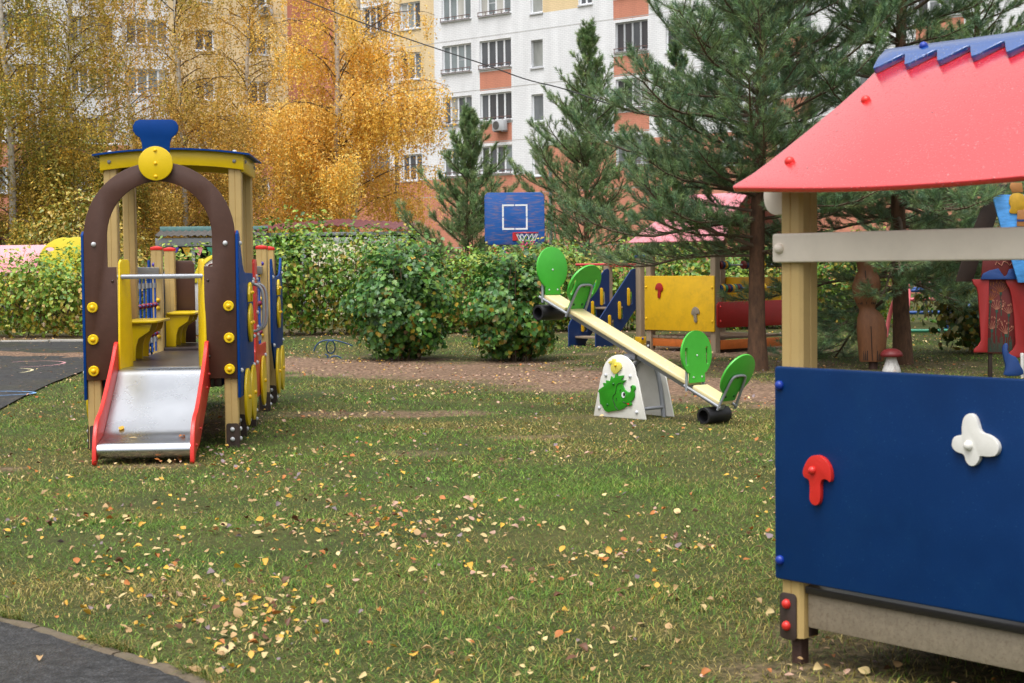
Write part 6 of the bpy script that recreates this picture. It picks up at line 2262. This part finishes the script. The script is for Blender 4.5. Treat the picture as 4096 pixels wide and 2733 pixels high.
LX, LY = [], []
for a in ((4.95, 7.2, 300), (7.2, 9.5, 230), (9.5, 13, 120), (13, 17, 84), (17, 26, 90), (26, 33, 40)):
    x, y = leaf_points(*a)
    LX.append(x)
    LY.append(y)
LX, LY = np.concatenate(LX), np.concatenate(LY)
n = len(LX)
hd = hard(LX, LY)
LZ = 0.10 * sstep(18.0, 27.0, LY) + np.where(hd, .022, rng.uniform(-.002, .028, n))
nr = np.stack([rng.normal(0, .42, n), rng.normal(-.12, .42, n), np.ones(n)], 1)
nr[hd, :2] *= .25
LFR = frames(nr, rng.random(n) * 6.283)
LSZ = (.017 + .033 * rng.random(n) ** 1.8)
LSH = rng.integers(0, 5, n)
LCI = np.where(LY < 9 + 2 * rng.random(n), rng.choice(len(LEAFC), n, p=LEAFW / LEAFW.sum()), rng.choice(len(LEAFC), n, p=LEAFW2))
inview = np.abs(LX) < .31 * LY
order = np.argsort(np.where(inview, -LSZ / LY, 99))


def leaf_label(i):
    u_ = LX[i] / LY[i] / .315
    where = ('far left', 'left', 'centre left', 'centre', 'centre right', 'right')[min(5, int((u_ + 1) * 3.4))]
    rowy = ('along the bottom edge', 'just above the bottom edge', 'in the lower part', 'farther up the near lawn')[int(np.searchsorted((5.9, 6.5, 7.2), LY[i]))]
    return '%s%s %s leaf %s %s, %s' % ('small ' if LSZ[i] < .034 else 'large ' if LSZ[i] > .044 else '', ('flat', 'arched', 'cupped', 'rolled', 'broad')[LSH[i]], LEAFC[LCI[i]][0], 'on the asphalt' if hd[i] else 'in the grass', rowy, where)


near, labels = [], set()
for i in order:                                # the largest in view, one of each look and place
    lb = leaf_label(i)
    if lb not in labels:
        labels.add(lb)
        near.append(i)
    if len(near) == 300: break
rest = np.setdiff1d(np.arange(n), near)
cache = {}
for i in near:
    key = (int(LSH[i]), int(LCI[i]))
    if key not in cache:
        v, f = SHAPES[key[0]]
        c = np.tile(np.array(LEAFC[key[1]][1]), (len(v), 1)) * np.linspace(.85, 1.12, len(v))[:, None]
        cache[key] = raw_mesh('fallen_leaf', v, f, M['litter'], c, True)
    mt = Matrix([[*LFR[i][r_] * LSZ[i]] for r_ in range(3)]).to_4x4()
    mt.translation = (LX[i], LY[i], LZ[i])
    o = bpy.data.objects.new('fallen_leaf', cache[key])
    COL.objects.link(o)
    o.matrix_world = mt
    tag(o, leaf_label(i), 'leaf', 'fallen leaves on the near lawn and walkway')
Vs, Fs, Cs, off = [], [], [], 0
for sh in range(6):
    far_ = LY[rest] > 10
    k = rest[far_] if sh == 5 else rest[(LSH[rest] == sh) & ~far_]
    tv, tf = (np.array(SLV), np.array(SLF)) if sh == 5 else (np.array(SHAPES[sh][0]), np.array(SHAPES[sh][1]))
    V = np.stack([LX[k], LY[k], LZ[k]], 1)[:, None, :] + LSZ[k][:, None, None] * np.einsum('nij,mj->nmi', LFR[k], tv)
    cc = np.array([LEAFC[c][1] for c in LCI[k]]) * rng.uniform(.8, 1.15, (len(k), 1))
    Vs.append(V.reshape(-1, 3))
    Fs.append((np.arange(len(k))[:, None, None] * len(tv) + tf[None]).reshape(-1, 3) + off)
    Cs.append(np.repeat(cc, len(tv), 0))
    off += len(k) * len(tv)
me = raw_mesh('leaf_litter', np.concatenate(Vs), np.concatenate(Fs), M['litter'], np.concatenate(Cs), True)
tag(link_mesh('leaf_litter', me), 'scattered fallen leaves farther out on the lawn and path', 'leaves', kind='stuff')

# a few leaves stuck to the wet slide
for k, (x, y, z, ci, lb) in enumerate(((-.22, -.70, .228, 2, 'golden leaf stuck on the left of the steel slide'), (-.10, -.88, .172, 0, 'pale cream leaf on the flat foot of the steel slide'), (.26, -.84, .178, 3, 'orange brown leaf on the right of the steel slide'))):
    v, f = SHAPES[(0, 4, 2)[k]]
    me = raw_mesh('fallen_leaf', v, f, M['litter'], np.tile(np.array(LEAFC[ci][1]), (len(v), 1)), True)
    ca_, sa_ = math.cos(R(3.9)), math.sin(R(3.9))
    o = link_mesh('fallen_leaf', me, None, (-2.846 + x * ca_ - y * sa_, 13.2 + x * sa_ + y * ca_, z + .006), (R(22 if k == 0 else 4), 0, k * 1.9), .062)
    tag(o, lb, 'leaf', 'leaves on the slide')
